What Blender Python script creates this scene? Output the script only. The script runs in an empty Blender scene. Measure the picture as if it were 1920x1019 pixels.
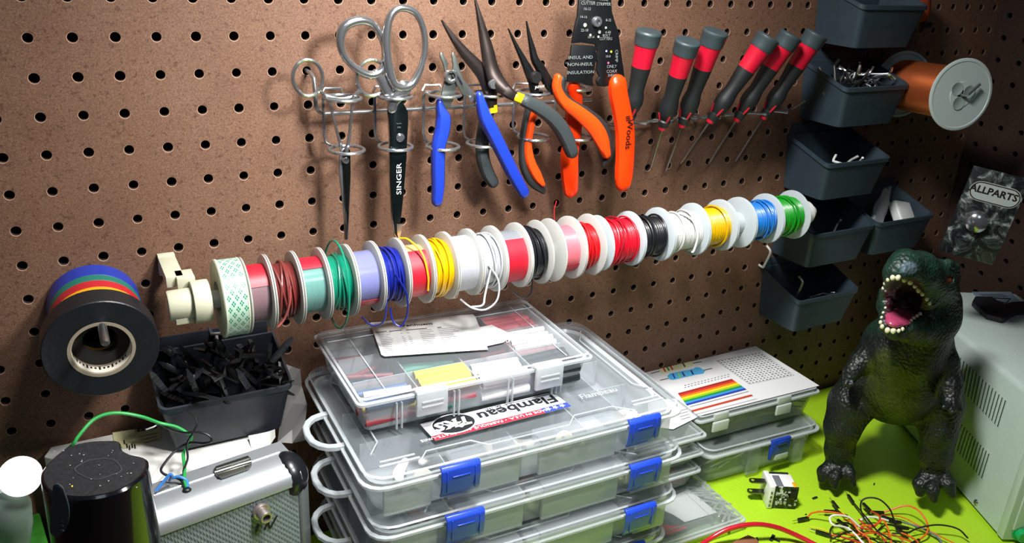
import bpy, bmesh, math, random
import numpy as np
from mathutils import Vector, Matrix
random.seed(7)
PI = math.pi
COL = bpy.context.scene.collection
# ---------------- camera model solved from the pegboard's one-inch hole grid ----------------
def rodr(w):
    w = np.array(w); th = np.linalg.norm(w); k = w/th
    K = np.array([[0,-k[2],k[1]],[k[2],0,-k[0]],[-k[1],k[0],0]])
    return np.eye(3)+math.sin(th)*K+(1-math.cos(th))*K@K
RC = rodr([1.92483341, -0.45288344, 0.37729919])
TC = np.array([-0.30718103, -0.14824445, 0.53051659])
FC = 1568.555
CC = -RC.T@TC
def ray(x, y): return RC.T@np.array([(x-960)/FC, (y-509.5)/FC, 1.])
def W(x, y, d):          # point of the vertical plane d metres in front of the back wall
    r = ray(x, y); return Vector(CC+r*((-d)-CC[1])/r[1])
def Z(x, y, z):          # point of the horizontal plane at height z
    r = ray(x, y); return Vector(CC+r*(z-CC[2])/r[2])
def XP(x, y, X):         # point of the plane x = X
    r = ray(x, y); return Vector(CC+r*(X-CC[0])/r[0])
def mpp(p):              # metres per pixel at a point
    return float((RC@(np.array(p)-CC))[2])/FC
DESK = -0.445
# ---------------- materials ----------------
def lin(c):
    if isinstance(c, str):
        c = c.lstrip('#'); c = [int(c[i:i+2], 16)/255 for i in (0, 2, 4)]
    return tuple((v/12.92 if v <= .04045 else ((v+.055)/1.055)**2.4) for v in c[:3])
def mat(name, col, rough=.5, metal=0, alpha=1, spec=.5, noise=0, nscale=200, bump=0, bscale=600, coat=0, emit=None, estr=0, trans=0, sss=0):
    m = bpy.data.materials.new(name); m.use_nodes = True
    nt = m.node_tree; b = nt.nodes['Principled BSDF']
    c = lin(col)+(1,)
    b.inputs['Base Color'].default_value = c
    b.inputs['Roughness'].default_value = rough; b.inputs['Metallic'].default_value = metal
    b.inputs['Alpha'].default_value = alpha; b.inputs['Specular IOR Level'].default_value = spec
    b.inputs['Coat Weight'].default_value = coat
    b.inputs['Transmission Weight'].default_value = trans
    if emit: b.inputs['Emission Color'].default_value = lin(emit)+(1,); b.inputs['Emission Strength'].default_value = estr
    if noise or bump:
        tc = nt.nodes.new('ShaderNodeTexCoord')
    if noise:
        n = nt.nodes.new('ShaderNodeTexNoise'); n.inputs['Scale'].default_value = nscale; n.inputs['Detail'].default_value = 4
        nt.links.new(tc.outputs['Object'], n.inputs['Vector'])
        r = nt.nodes.new('ShaderNodeValToRGB'); r.color_ramp.elements[0].position = .3; r.color_ramp.elements[1].position = .7
        r.color_ramp.elements[0].color = tuple(v*(1-noise) for v in c[:3])+(1,)
        r.color_ramp.elements[1].color = tuple(min(1, v*(1+noise)) for v in c[:3])+(1,)
        nt.links.new(n.outputs['Fac'], r.inputs['Fac']); nt.links.new(r.outputs['Color'], b.inputs['Base Color'])
    if bump:
        n2 = nt.nodes.new('ShaderNodeTexNoise'); n2.inputs['Scale'].default_value = bscale; n2.inputs['Detail'].default_value = 3
        nt.links.new(tc.outputs['Object'], n2.inputs['Vector'])
        bp = nt.nodes.new('ShaderNodeBump'); bp.inputs['Strength'].default_value = bump; bp.inputs['Distance'].default_value = .001
        nt.links.new(n2.outputs['Fac'], bp.inputs['Height']); nt.links.new(bp.outputs['Normal'], b.inputs['Normal'])
    return m
M = {}
def mm(name, *a, **k):
    if name not in M: M[name] = mat(name, *a, **k)
    return M[name]
# ---------------- objects ----------------
def thing(name, label, cat, loc=(0,0,0), group=None):
    o = bpy.data.objects.new(name, None); COL.objects.link(o); o.location = loc; o.empty_display_size = .01
    o['label'] = label; o['category'] = cat
    if group: o['group'] = group
    return o
def tag(o, label, cat, group=None, kind=None):
    if kind == 'structure': o['kind'] = kind; o['label'] = label; o['category'] = cat; return o
    o['label'] = label; o['category'] = cat
    if group: o['group'] = group
    if kind: o['kind'] = kind
    return o
def obj(name, bm, m, parent=None, smooth=True, angle=40, keep=False):
    """link a bmesh given in WORLD coordinates as one mesh object; with a parent it is re-expressed in the parent's frame"""
    me = bpy.data.meshes.new(name)
    if not keep: bmesh.ops.recalc_face_normals(bm, faces=bm.faces)
    if parent is not None:
        root = parent
        off = Vector((0,0,0)); q = parent
        while q is not None: off += q.location; q = q.parent
        bmesh.ops.translate(bm, verts=bm.verts, vec=-off)
    else:
        cs = [v.co for v in bm.verts]
        off = Vector(((min(c.x for c in cs)+max(c.x for c in cs))/2, (min(c.y for c in cs)+max(c.y for c in cs))/2, min(c.z for c in cs)))
        bmesh.ops.translate(bm, verts=bm.verts, vec=-off)
    if smooth:
        for f in bm.faces: f.smooth = True
        for e in bm.edges:
            if len(e.link_faces) == 2 and e.calc_face_angle(0) > math.radians(angle): e.smooth = False
    bm.to_mesh(me); bm.free()
    for x in (m if isinstance(m, (list, tuple)) else [m]): me.materials.append(x)
    o = bpy.data.objects.new(name, me); COL.objects.link(o)
    if parent is not None: o.parent = parent
    else: o.location = off
    return o
def copy_thing(r, loc=None, rot=None, label=None):
    c = r.copy(); COL.objects.link(c)
    if loc is not None: c.location = loc
    if rot is not None: c.rotation_euler = rot
    if label: c['label'] = label
    for ch in r.children:
        d = ch.copy(); COL.objects.link(d); d.parent = c
        for g in ch.children:
            e = g.copy(); COL.objects.link(e); e.parent = d
    return c
# ---------------- shape helpers (all add to a bmesh) ----------------
def B(): return bmesh.new()
def catmull(pts, n=6, closed=False):
    P = [Vector(p) for p in pts]; out = []
    N = len(P)
    if N < 3 and not closed: 
        return [P[0].lerp(P[1], i/n) for i in range(n)]+[P[1]] if n > 1 else P
    for i in range(N if closed else N-1):
        p0 = P[(i-1) % N] if closed or i > 0 else P[0]*2-P[1]
        p1 = P[i]; p2 = P[(i+1) % N]
        p3 = P[(i+2) % N] if closed or i+2 < N else P[-1]*2-P[-2]
        for k in range(n):
            t = k/n
            out.append(.5*((2*p1)+(p2-p0)*t+(2*p0-5*p1+4*p2-p3)*t*t+(3*p1-p0-3*p2+p3)*t**3))
    if not closed: out.append(P[-1])
    return out
def tube(bm, pts, r, seg=8, closed=False, smooth=0, cap=True):
    """tube along 3-D points; r a number or one per point"""
    rs = r if isinstance(r, (list, tuple)) else [r]*len(pts)
    if smooth:
        q = catmull([Vector((*p, 0)) if len(p) == 3 else p for p in []] or [Vector(p) for p in pts], smooth, closed)
        rr = catmull([Vector((x, 0, 0)) for x in rs], smooth, closed); rs = [max(1e-5, v.x) for v in rr]; pts = q
    pts = [Vector(p) for p in pts]; n = len(pts); rings = []
    up = None
    for i in range(n):
        a = pts[(i-1) % n] if closed or i > 0 else pts[i]
        b = pts[(i+1) % n] if closed or i < n-1 else pts[i]
        t = (b-a); t = t.normalized() if t.length > 1e-9 else Vector((0,0,1))
        if up is None:
            up = Vector((0,0,1)) if abs(t.z) < .9 else Vector((1,0,0))
        u = (up-t*up.dot(t)); u = u.normalized() if u.length > 1e-6 else t.orthogonal().normalized()
        up = u; v = t.cross(u)
        rings.append([bm.verts.new(pts[i]+(u*math.cos(2*PI*k/seg)+v*math.sin(2*PI*k/seg))*rs[i]) for k in range(seg)])
    for i in range(n if closed else n-1):
        A, Bn = rings[i], rings[(i+1) % n]
        for k in range(seg): bm.faces.new((A[k], A[(k+1) % seg], Bn[(k+1) % seg], Bn[k]))
    if cap and not closed: bm.faces.new(rings[0][::-1]); bm.faces.new(rings[-1])
    return bm
def ribbon(bm, pts, ws, thick, nrm, seg=10, smooth=5, power=2.6, rnd=True):
    """limb with an in-plane half width per point and a half thickness along nrm (superellipse section)"""
    nrm = Vector(nrm).normalized()
    th = thick if isinstance(thick, (list, tuple)) else [thick]*len(pts)
    P = catmull(pts, smooth); S = catmull([Vector((w, t, 0)) for w, t in zip(ws, th)], smooth)
    if rnd:
        for end in (0, -1):
            d = (P[0]-P[1] if end == 0 else P[-1]-P[-2]).normalized(); w = S[end].x
            add = [(P[end]+d*w*f, Vector((w*g, S[end].y*max(g, .35), 0))) for f, g in ((.45, .87), (.8, .55), (.93, .3))]
            if end == 0: P = [a[0] for a in add[::-1]]+P; S = [a[1] for a in add[::-1]]+S
            else: P += [a[0] for a in add]; S += [a[1] for a in add]
    rings = []; n = len(P)
    for i in range(n):
        t = (P[min(i+1, n-1)]-P[max(i-1, 0)]).normalized()
        u = t.cross(nrm).normalized()
        ring = []
        for k in range(seg):
            a = 2*PI*(k+.5)/seg; ca, sa = math.cos(a), math.sin(a)
            ring.append(bm.verts.new(P[i]+u*(abs(ca)**(2/power)*(1 if ca > 0 else -1))*max(S[i].x, 1e-5)+nrm*(abs(sa)**(2/power)*(1 if sa > 0 else -1))*max(S[i].y, 1e-5)))
        rings.append(ring)
    for i in range(n-1):
        for k in range(seg): bm.faces.new((rings[i][k], rings[i][(k+1) % seg], rings[i+1][(k+1) % seg], rings[i+1][k]))
    bm.faces.new(rings[0][::-1]); bm.faces.new(rings[-1])
    return bm
def limb(bm, px, d, thick, smooth=5, **k):
    """px: (x, y, half width in pixels), on the plane d in front of the wall; d may be one number or one per point"""
    ds = d if isinstance(d, (list, tuple)) else [d]*len(px)
    P = [W(x, y, dd) for (x, y, w), dd in zip(px, ds)]
    return ribbon(bm, P, [p[2]*mpp(q) for p, q in zip(px, P)], thick, (0,-1,0), smooth=smooth, **k)
def prism(bm, pts, vec, bevel=0, seg=2):
    """closed polygon of 3-D points extruded by vec"""
    vec = Vector(vec)
    vs = [bm.verts.new(Vector(p)) for p in pts]
    f = bm.faces.new(vs)
    r = bmesh.ops.extrude_face_region(bm, geom=[f])
    nv = [g for g in r['geom'] if isinstance(g, bmesh.types.BMVert)]
    bmesh.ops.translate(bm, verts=nv, vec=vec)
    if bevel:
        allv = set(vs)|set(nv)
        es = [e for e in bm.edges if e.verts[0] in allv and e.verts[1] in allv]
        bmesh.ops.bevel(bm, geom=es, offset=bevel, segments=seg, affect='EDGES', profile=.5, clamp_overlap=True)
    return bm
def plate(bm, px, d, thick, bevel=0):
    return prism(bm, [W(x, y, d+thick/2) for x, y in px], (0, thick, 0), bevel)
def box(bm, c, s, rot=None, bevel=0, seg=2, taper=None):
    """box centred at c with full sizes s; taper=(tx,ty) scales the bottom"""
    c = Vector(c); vs = []
    for z in (-.5, .5):
        for x, y in ((-.5,-.5), (.5,-.5), (.5,.5), (-.5,.5)):
            k = taper if (taper and z < 0) else (1, 1)
            p = Vector((x*s[0]*k[0], y*s[1]*k[1], z*s[2]))
            if rot is not None: p = rot@p
            vs.append(bm.verts.new(c+p))
    fs = [bm.faces.new([vs[i] for i in q]) for q in ((3,2,1,0), (4,5,6,7), (0,1,5,4), (1,2,6,5), (2,3,7,6), (3,0,4,7))]
    if bevel:
        es = list({e for f in fs for e in f.edges})
        bmesh.ops.bevel(bm, geom=es, offset=bevel, segments=seg, affect='EDGES', profile=.5, clamp_overlap=True)
    return bm
def lathe(bm, prof, origin, axis, seg=32, closed=False, mats=None):
    """profile of (radius, height) turned about axis through origin"""
    a = Vector(axis).normalized(); u = a.orthogonal().normalized(); v = a.cross(u); o = Vector(origin)
    rings = []
    for r, h in prof:
        if r < 1e-6: rings.append([bm.verts.new(o+a*h)])
        else: rings.append([bm.verts.new(o+a*h+(u*math.cos(2*PI*k/seg)+v*math.sin(2*PI*k/seg))*r) for k in range(seg)])
    n = len(rings)
    for i in range(n if closed else n-1):
        A, C = rings[i], rings[(i+1) % n]
        for k in range(seg):
            k2 = (k+1) % seg
            if len(A) == 1 and len(C) == 1: continue
            if len(A) == 1: f = bm.faces.new((A[0], C[k2], C[k]))
            elif len(C) == 1: f = bm.faces.new((A[k], A[k2], C[0]))
            else: f = bm.faces.new((A[k], A[k2], C[k2], C[k]))
            if mats: f.material_index = mats[i]
    if not closed:
        if len(rings[0]) > 1: bm.faces.new(rings[0][::-1])
        if len(rings[-1]) > 1: bm.faces.new(rings[-1])
    return bm
def ball(bm, c, r, sc=(1,1,1), rot=None, u=12, v=8):
    res = bmesh.ops.create_uvsphere(bm, u_segments=u, v_segments=v, radius=1)
    mx = Matrix.Translation(Vector(c))@(rot.to_4x4() if rot is not None else Matrix.Identity(4))@Matrix.Diagonal((r*sc[0], r*sc[1], r*sc[2], 1))
    bmesh.ops.transform(bm, matrix=mx, verts=res['verts']); return bm
def text(name, s, origin, xd, yd, size, m, parent, align='CENTER', extrude=.00005, sx=1, bold=0, shear=0):
    """raised lettering: baseline centre at origin, running along xd with its up direction yd"""
    cu = bpy.data.curves.new('txt', 'FONT'); cu.body = s; cu.size = size; cu.align_x = align; cu.align_y = 'CENTER'
    cu.extrude = extrude; cu.offset = bold; cu.resolution_u = 2; cu.shear = shear
    t = bpy.data.objects.new('txt', cu); COL.objects.link(t)
    bpy.context.view_layer.update()
    me = bpy.data.meshes.new_from_object(t.evaluated_get(bpy.context.evaluated_depsgraph_get()))
    bpy.data.objects.remove(t); bpy.data.curves.remove(cu)
    X = Vector(xd).normalized(); Y = Vector(yd); Y = (Y-X*Y.dot(X)).normalized(); N = X.cross(Y)
    mx = Matrix((X, Y, N)).transposed().to_4x4(); mx.translation = Vector(origin)
    bm = bmesh.new(); bm.from_mesh(me); bpy.data.meshes.remove(me)
    bmesh.ops.transform(bm, matrix=mx@Matrix.Diagonal((sx, 1, 1, 1)), verts=bm.verts)
    return obj(name, bm, m, parent, smooth=False)
def rotz(a): return Matrix.Rotation(a, 3, 'Z')
# ======================= materials =======================
def board_mat(name, c1, c2, c3):
    m = bpy.data.materials.new(name); m.use_nodes = True; nt = m.node_tree; b = nt.nodes['Principled BSDF']
    tc = nt.nodes.new('ShaderNodeTexCoord')
    n1 = nt.nodes.new('ShaderNodeTexNoise'); n1.inputs['Scale'].default_value = 900; n1.inputs['Detail'].default_value = 5; n1.inputs['Roughness'].default_value = .75
    n2 = nt.nodes.new('ShaderNodeTexNoise'); n2.inputs['Scale'].default_value = 9; n2.inputs['Detail'].default_value = 3
    n3 = nt.nodes.new('ShaderNodeTexNoise'); n3.inputs['Scale'].default_value = 300; n3.inputs['Detail'].default_value = 2
    for n in (n1, n2, n3): nt.links.new(tc.outputs['Object'], n.inputs['Vector'])
    r = nt.nodes.new('ShaderNodeValToRGB'); e = r.color_ramp.elements
    e[0].position = .34; e[0].color = lin(c1)+(1,); e[1].position = .66; e[1].color = lin(c3)+(1,)
    k = e.new(.48); k.color = lin(c2)+(1,)
    nt.links.new(n1.outputs['Fac'], r.inputs['Fac'])
    mx = nt.nodes.new('ShaderNodeMix'); mx.data_type = 'RGBA'; mx.blend_type = 'MULTIPLY'; mx.inputs['Factor'].default_value = 1
    r2 = nt.nodes.new('ShaderNodeValToRGB'); r2.color_ramp.elements[0].position = .3; r2.color_ramp.elements[0].color = (.78,.72,.7,1)
    r2.color_ramp.elements[1].position = .65; r2.color_ramp.elements[1].color = (1,1,1,1)
    nt.links.new(n2.outputs['Fac'], r2.inputs['Fac'])
    nt.links.new(r.outputs['Color'], mx.inputs['A']); nt.links.new(r2.outputs['Color'], mx.inputs['B'])
    mx2 = nt.nodes.new('ShaderNodeMix'); mx2.data_type = 'RGBA'; mx2.blend_type = 'MULTIPLY'; mx2.inputs['Factor'].default_value = 1
    r3 = nt.nodes.new('ShaderNodeValToRGB'); r3.color_ramp.elements[0].position = .3; r3.color_ramp.elements[0].color = (.66,.6,.57,1)
    r3.color_ramp.elements[1].position = .40; r3.color_ramp.elements[1].color = (1,1,1,1)
    nt.links.new(n3.outputs['Fac'], r3.inputs['Fac'])
    nt.links.new(mx.outputs['Result'], mx2.inputs['A']); nt.links.new(r3.outputs['Color'], mx2.inputs['B'])
    nt.links.new(mx2.outputs['Result'], b.inputs['Base Color'])
    b.inputs['Roughness'].default_value = .62; b.inputs['Specular IOR Level'].default_value = .3
    bp = nt.nodes.new('ShaderNodeBump'); bp.inputs['Strength'].default_value = .25; bp.inputs['Distance'].default_value = .0004
    nt.links.new(n1.outputs['Fac'], bp.inputs['Height']); nt.links.new(bp.outputs['Normal'], b.inputs['Normal'])
    return m
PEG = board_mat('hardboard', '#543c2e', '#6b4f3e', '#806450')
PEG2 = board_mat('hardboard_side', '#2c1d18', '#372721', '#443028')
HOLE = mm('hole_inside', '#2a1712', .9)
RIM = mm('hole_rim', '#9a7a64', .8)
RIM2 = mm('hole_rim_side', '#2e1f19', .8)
def pegboard(name, o, u, v, nrm, u0, u1, v0, v1, hu, hv, mats, r=.0033, th=.004):
    """board in the plane o + a*u + b*v, a in [u0,u1], b in [v0,v1], holes at hu + i inch, hv + j inch; nrm faces the room"""
    P = .0254; bm = B(); o, u, v, nrm = map(Vector, (o, u, v, nrm))
    cache = {}
    def vert(a, b, k=0):
        key = (round(a*1e5), round(b*1e5), k)
        if key not in cache: cache[key] = bm.verts.new(o+u*a+v*b-nrm*k*1.0)
        return cache[key]
    i0 = math.ceil((u0-hu)/P-.5+1e-6); i1 = math.floor((u1-hu)/P+.5-1e-6)
    j0 = math.ceil((v0-hv)/P-.5+1e-6); j1 = math.floor((v1-hv)/P+.5-1e-6)
    for i in range(i0, i1+1):
        for j in range(j0, j1+1):
            ca, cb = hu+i*P, hv+j*P
            a0, a1, b0, b1 = max(u0, ca-P/2), min(u1, ca+P/2), max(v0, cb-P/2), min(v1, cb+P/2)
            if a1-a0 < 1e-4 or b1-b0 < 1e-4: continue
            if ca-r*1.3 < a0 or ca+r*1.3 > a1 or cb-r*1.3 < b0 or cb+r*1.3 > b1:
                bm.faces.new((vert(a0,b0), vert(a1,b0), vert(a1,b1), vert(a0,b1))); continue
            N = 16
            outer = []
            for k in range(N):
                t = 2*PI*k/N; c, s = math.cos(t), math.sin(t); m_ = max(abs(c), abs(s))
                x, y = c/m_, s/m_
                outer.append(vert(ca+(x*(a1-ca) if x > 0 else x*(ca-a0)), cb+(y*(b1-cb) if y > 0 else y*(cb-b0))))
            jit = 1+random.uniform(-.04, .04)
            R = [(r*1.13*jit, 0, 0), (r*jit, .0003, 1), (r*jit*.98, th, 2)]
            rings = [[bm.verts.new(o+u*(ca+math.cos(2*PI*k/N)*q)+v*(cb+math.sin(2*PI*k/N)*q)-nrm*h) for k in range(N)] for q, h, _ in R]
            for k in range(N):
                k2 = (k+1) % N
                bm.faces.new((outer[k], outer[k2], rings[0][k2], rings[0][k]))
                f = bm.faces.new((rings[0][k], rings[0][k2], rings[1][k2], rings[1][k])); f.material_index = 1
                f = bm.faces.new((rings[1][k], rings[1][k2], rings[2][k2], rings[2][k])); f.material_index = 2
    return obj(name, bm, mats, None, smooth=False)
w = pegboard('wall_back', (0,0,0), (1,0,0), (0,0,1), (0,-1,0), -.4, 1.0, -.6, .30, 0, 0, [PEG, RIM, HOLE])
w['kind'] = 'structure'; w['label'] = 'brown hardboard pegboard wall with rows of round holes'; w['category'] = 'wall'
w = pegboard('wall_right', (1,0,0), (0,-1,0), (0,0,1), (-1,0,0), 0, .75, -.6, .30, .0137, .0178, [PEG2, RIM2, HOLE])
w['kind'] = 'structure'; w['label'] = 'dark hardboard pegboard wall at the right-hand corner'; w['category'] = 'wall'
bm = B(); box(bm, (.3, .026, -.15), (1.42, .01, .92)); o = obj('trim_1', bm, mm('backing_board', '#1d1411', .9)); o['kind'] = 'structure'
bm = B(); box(bm, (1.026, -.36, -.15), (.01, .8, .92)); o = obj('trim_2', bm, M['backing_board']); o['kind'] = 'structure'
bm = B(); box(bm, (.3, -.45, DESK-.019), (1.4, .9, .03), bevel=.001)
tag(obj('workbench_top', bm, mm('bench_wood', '#4a3426', .6, noise=.3, nscale=40)), 'wooden workbench top under the lime green mat', 'workbench')
# lime green mat with a fine woven grain
g = bpy.data.materials.new('lime_mat'); g.use_nodes = True; nt = g.node_tree; b = nt.nodes['Principled BSDF']
tc = nt.nodes.new('ShaderNodeTexCoord'); wv = nt.nodes.new('ShaderNodeTexWave'); wv.inputs['Scale'].default_value = 160; wv.inputs['Distortion'].default_value = 1.5; wv.inputs['Detail'].default_value = 2
nz = nt.nodes.new('ShaderNodeTexNoise'); nz.inputs['Scale'].default_value = 500; nz.inputs['Detail'].default_value = 3
mp = nt.nodes.new('ShaderNodeMapping'); mp.inputs['Rotation'].default_value = (0, 0, .15)
nt.links.new(tc.outputs['Object'], mp.inputs['Vector']); nt.links.new(mp.outputs['Vector'], wv.inputs['Vector']); nt.links.new(tc.outputs['Object'], nz.inputs['Vector'])
ad = nt.nodes.new('ShaderNodeMath'); ad.operation = 'ADD'; nt.links.new(wv.outputs['Fac'], ad.inputs[0]); nt.links.new(nz.outputs['Fac'], ad.inputs[1])
rp = nt.nodes.new('ShaderNodeValToRGB'); rp.color_ramp.elements[0].position = .3; rp.color_ramp.elements[0].color = lin('#a0ca1a')+(1,)
rp.color_ramp.elements[1].position = 1.0; rp.color_ramp.elements[1].color = lin('#b8e62a')+(1,)
dv = nt.nodes.new('ShaderNodeMath'); dv.operation = 'MULTIPLY'; dv.inputs[1].default_value = .62; nt.links.new(ad.outputs[0], dv.inputs[0])
nt.links.new(dv.outputs[0], rp.inputs['Fac']); nt.links.new(rp.outputs['Color'], b.inputs['Base Color']); b.inputs['Roughness'].default_value = .55
bp = nt.nodes.new('ShaderNodeBump'); bp.inputs['Strength'].default_value = .3; bp.inputs['Distance'].default_value = .0005
nt.links.new(ad.outputs[0], bp.inputs['Height']); nt.links.new(bp.outputs['Normal'], b.inputs['Normal'])
bm = B(); box(bm, (.565, -.205, DESK-.002), (.85, .40, .004), bevel=.0015)
tag(obj('desk_mat', bm, g), 'bright lime green ribbed mat covering the bench', 'mat')
# ======================= camera, light, world =======================
cam = bpy.data.cameras.new('camera'); co = bpy.data.objects.new('camera', cam); COL.objects.link(co)
cam.sensor_width = 36; cam.lens = 36*FC/1920; cam.clip_start = .01; cam.clip_end = 20
R4 = Matrix([list(map(float, RC[0])), list(map(float, -RC[1])), list(map(float, -RC[2]))]).transposed().to_4x4()
R4.translation = Vector(list(map(float, CC))); co.matrix_world = R4
bpy.context.scene.camera = co
def area(name, loc, target, size, power, col, spread=180, shape='DISK'):
    l = bpy.data.lights.new(name, 'AREA'); l.shape = shape; l.size = size; l.energy = power; l.color = col; l.spread = math.radians(spread)
    o = bpy.data.objects.new(name, l); COL.objects.link(o); o.location = loc
    o.rotation_euler = (Vector(target)-Vector(loc)).to_track_quat('-Z', 'Y').to_euler(); return o
area('bench_lamp', (.29, -.40, .17), (.20, -.02, -.06), .07, 1.7, (1, .975, .95), 104)
area('overhead_lamp', (.23, -.24, .33), (.46, -.15, -.40), .12, 4.5, (1, .98, .96), 118)
area('fill_light', (-.2, -1.3, .9), (.3, 0, -.3), .5, 1.5, (.82, .92, 1))  # added soft fill from behind the camera, no fixture of the room
wd = bpy.data.worlds.new('World'); bpy.context.scene.world = wd; wd.use_nodes = True
wd.node_tree.nodes['Background'].inputs['Color'].default_value = (.75, .85, 1, 1); wd.node_tree.nodes['Background'].inputs['Strength'].default_value = .05
sc = bpy.context.scene
sc.view_settings.view_transform = 'Standard'; sc.view_settings.look = 'None'; sc.view_settings.gamma = 1; sc.view_settings.exposure = -.15
sc.view_settings.use_curve_mapping = False
sc.cycles.max_bounces = 10; sc.cycles.transparent_max_bounces = 24; sc.cycles.caustics_reflective = False; sc.cycles.caustics_refractive = False
CHROME = mm('chrome', '#b4b7ba', .16, .92)
STEEL = mm('steel', '#868b8e', .32, .8)
WIREM = mm('zinc_wire', '#a0a4a7', .25, .88)
DKSTEEL = mm('dark_steel', '#4a4240', .38, .9)
BLK = mm('black_plastic', '#141618', .42)
BLKM = mm('black_rubber', '#1d2122', .6)
# ---- wire tool rack with six pairs of rings ----
rack = thing('tool_rack', 'chrome wire rack with six pairs of rings holding the scissors and pliers', 'tool rack', W(860, 205, .02))
zr_ = W(597, 214, .02).z
bm = B(); x0, x1 = W(592, 214, .02).x, W(1118, 190, .02).x
hx = .1778
tube(bm, [(hx, .006, -.0254), (hx, -.010, -.0254), (hx, -.018, -.028), (hx, -.02, -.036), (hx, -.02, zr_+.006), (hx+.002, -.02, zr_+.002), (hx+.006, -.02, zr_)]+[(x, -.02, zr_) for x in (.22, .28, .34, .4)]+[(.421, -.02, zr_)], .0016, 10)
tube(bm, [(.4064, .006, -.0254), (.4064, -.014, -.0254), (.4064, -.018, -.03), (.4064, -.0185, zr_)], .0016, 8)
obj('rod', bm, WIREM, rack)
RINGX = []
for (ux, uy), (lx, ly) in zip([(643,184), (740,180), (833,177), (917,176), (1002,173), (1080,165)], [(650,281), (741.5,275), (830,274.5), (905,269), (1000,257), (1084,257)]):
    bm = B(); u = W(ux, uy, .036); l = W(lx, ly, .036); RINGX.append((u, l))
    for c in (u, l):
        rr = .0128
        tube(bm, [c+Vector((rr*math.cos(a), rr*math.sin(a), 0)) for a in [2*PI*k/24 for k in range(24)]], .0013, 8, closed=True)
    xl = min(u.x, l.x)-.0105
    tube(bm, [(u.x-.004, -.024, u.z), (xl+.001, -.0225, u.z), (xl, -.0218, u.z-.003), (xl, -.0218, zr_), (xl, -.0218, l.z+.008), (xl+.001, -.0225, l.z+.003), (l.x-.006, -.0245, l.z)], .0011, 7)
    tube(bm, [(u.x+.004, -.024, u.z), (u.x+.004, -.019, u.z+.004), (xl+.003, -.017, u.z+.004), (xl, -.018, u.z)], .001, 6)
    obj('ring_holder', bm, WIREM, rack)
# ---- hemostat ----
h = thing('hemostat', 'small steel locking forceps with two round finger rings, leftmost tool on the rack', 'forceps', W(640, 280, .036))
def ringpath(cx, cy, rx, ry, d, tilt=0, n=28, egg=0):
    out = []
    for k in range(n):
        a = 2*PI*k/n; x = math.cos(a)*rx*(1+egg*math.sin(a)); y = math.sin(a)*ry
        out.append(W(cx+x*math.cos(tilt)-y*math.sin(tilt), cy+x*math.sin(tilt)+y*math.cos(tilt), d))
    return out
for s, d, (cx, cy), path in ((0, .034, (577,146), [(601,172,3.5), (612,180,3.2), (618,192,2.8), (626,225,2.6), (636,262,2.8), (644,290,5)]),
                             (1, .038, (697,146), [(676,170,3.5), (664,180,3.2), (661,192,2.8), (658,225,2.6), (654,262,2.8), (648,290,5)])):
    bm = B(); tube(bm, ringpath(cx, cy, 28, 34, d, .1 if s else -.1), .0014, 8, closed=True)
    limb(bm, path, d, .0015, seg=8)
    obj('finger_ring', bm, CHROME, h)
bm = B(); limb(bm, [(645,284,7), (643,300,7.5), (643,330,7), (646,370,5.5), (648,410,3.6), (648,448,2.2)], .035, .0016, seg=8)
obj('jaw', bm, STEEL, h)
bm = B(); limb(bm, [(650,284,7), (650,300,7), (651,330,6.5), (651,370,5), (650.5,410,3.4), (650,447,2)], .038, .0014, seg=8)
obj('jaw', bm, mm('jaw_dark', '#5a605c', .25, 1), h)
bm = B(); limb(bm, [(612,181,4), (640,186,3.5), (668,181,4)], .036, .0012, seg=8); obj('ratchet', bm, STEEL, h)
bm = B(); lathe(bm, [(0,.003),(.0022,.003),(.0026,.002),(.0026,-.002)], W(647,300,.037), (0,-1,0), 14); obj('pivot_screw', bm, CHROME, h)
# ---- scissors ----
sc_ = thing('scissors', 'large chrome tailoring scissors with one big oval handle and a dark lettered blade', 'scissors', W(745, 280, .04))
bm = B()
tube(bm, [W(x, y, .043) for x, y in [(757,15),(779,24),(793,52),(797,90),(789,127),(773,157),(752,164),(737,154),(728,120),(724,80),(728,42),(739,21)]], [.0026,.0026,.0024,.0023,.0025,.0031,.0037,.0035,.0033,.0033,.003,.0027], 12, closed=True, smooth=4)
limb(bm, [(758,164,15), (750,176,13), (738,192,10), (735,205,9)], .043, .0028)
obj('handle', bm, CHROME, sc_)
bm = B()
tube(bm, [W(x, y, .040) for x, y in [(676,38),(700,46),(716,72),(722,100),(718,128),(703,140),(684,138),(660,122),(643,100),(638,72),(648,48)]], [.0034,.0028,.0026,.0026,.0028,.0032,.003,.0026,.0026,.0032,.0036], 12, closed=True, smooth=4)
limb(bm, [(705,138,9), (717,152,10), (728,175,10), (745,205,11)], .040, .0028)
obj('handle', bm, CHROME, sc_)
bm = B(); plate(bm, [(731,190),(743,188),(757,194),(766,210),(766,235),(764,268),(763,300),(758,360),(754,400),(750,425),(747,448),(742,440),(738,412),(733,350),(732,290),(732,240),(728,210)], .0425, .0028, .0009)
obj('blade', bm, mm('scissor_dark', '#1b2527', .25, .8), sc_)
bm = B(); plate(bm, [(727,200),(745,196),(752,230),(751,300),(750,380),(750,432),(746,452),(740,442),(733,400),(730,330),(730,260)], .0395, .0026, .0008)
obj('blade', bm, mm('scissor_bright', '#d0cdc6', .22, 1), sc_)
bm = B(); plate(bm, [(744,420),(754,421),(753,434),(748,450),(745,440)], .0443, .0004)
obj('blade_tip', bm, M['scissor_bright'], sc_)
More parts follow.
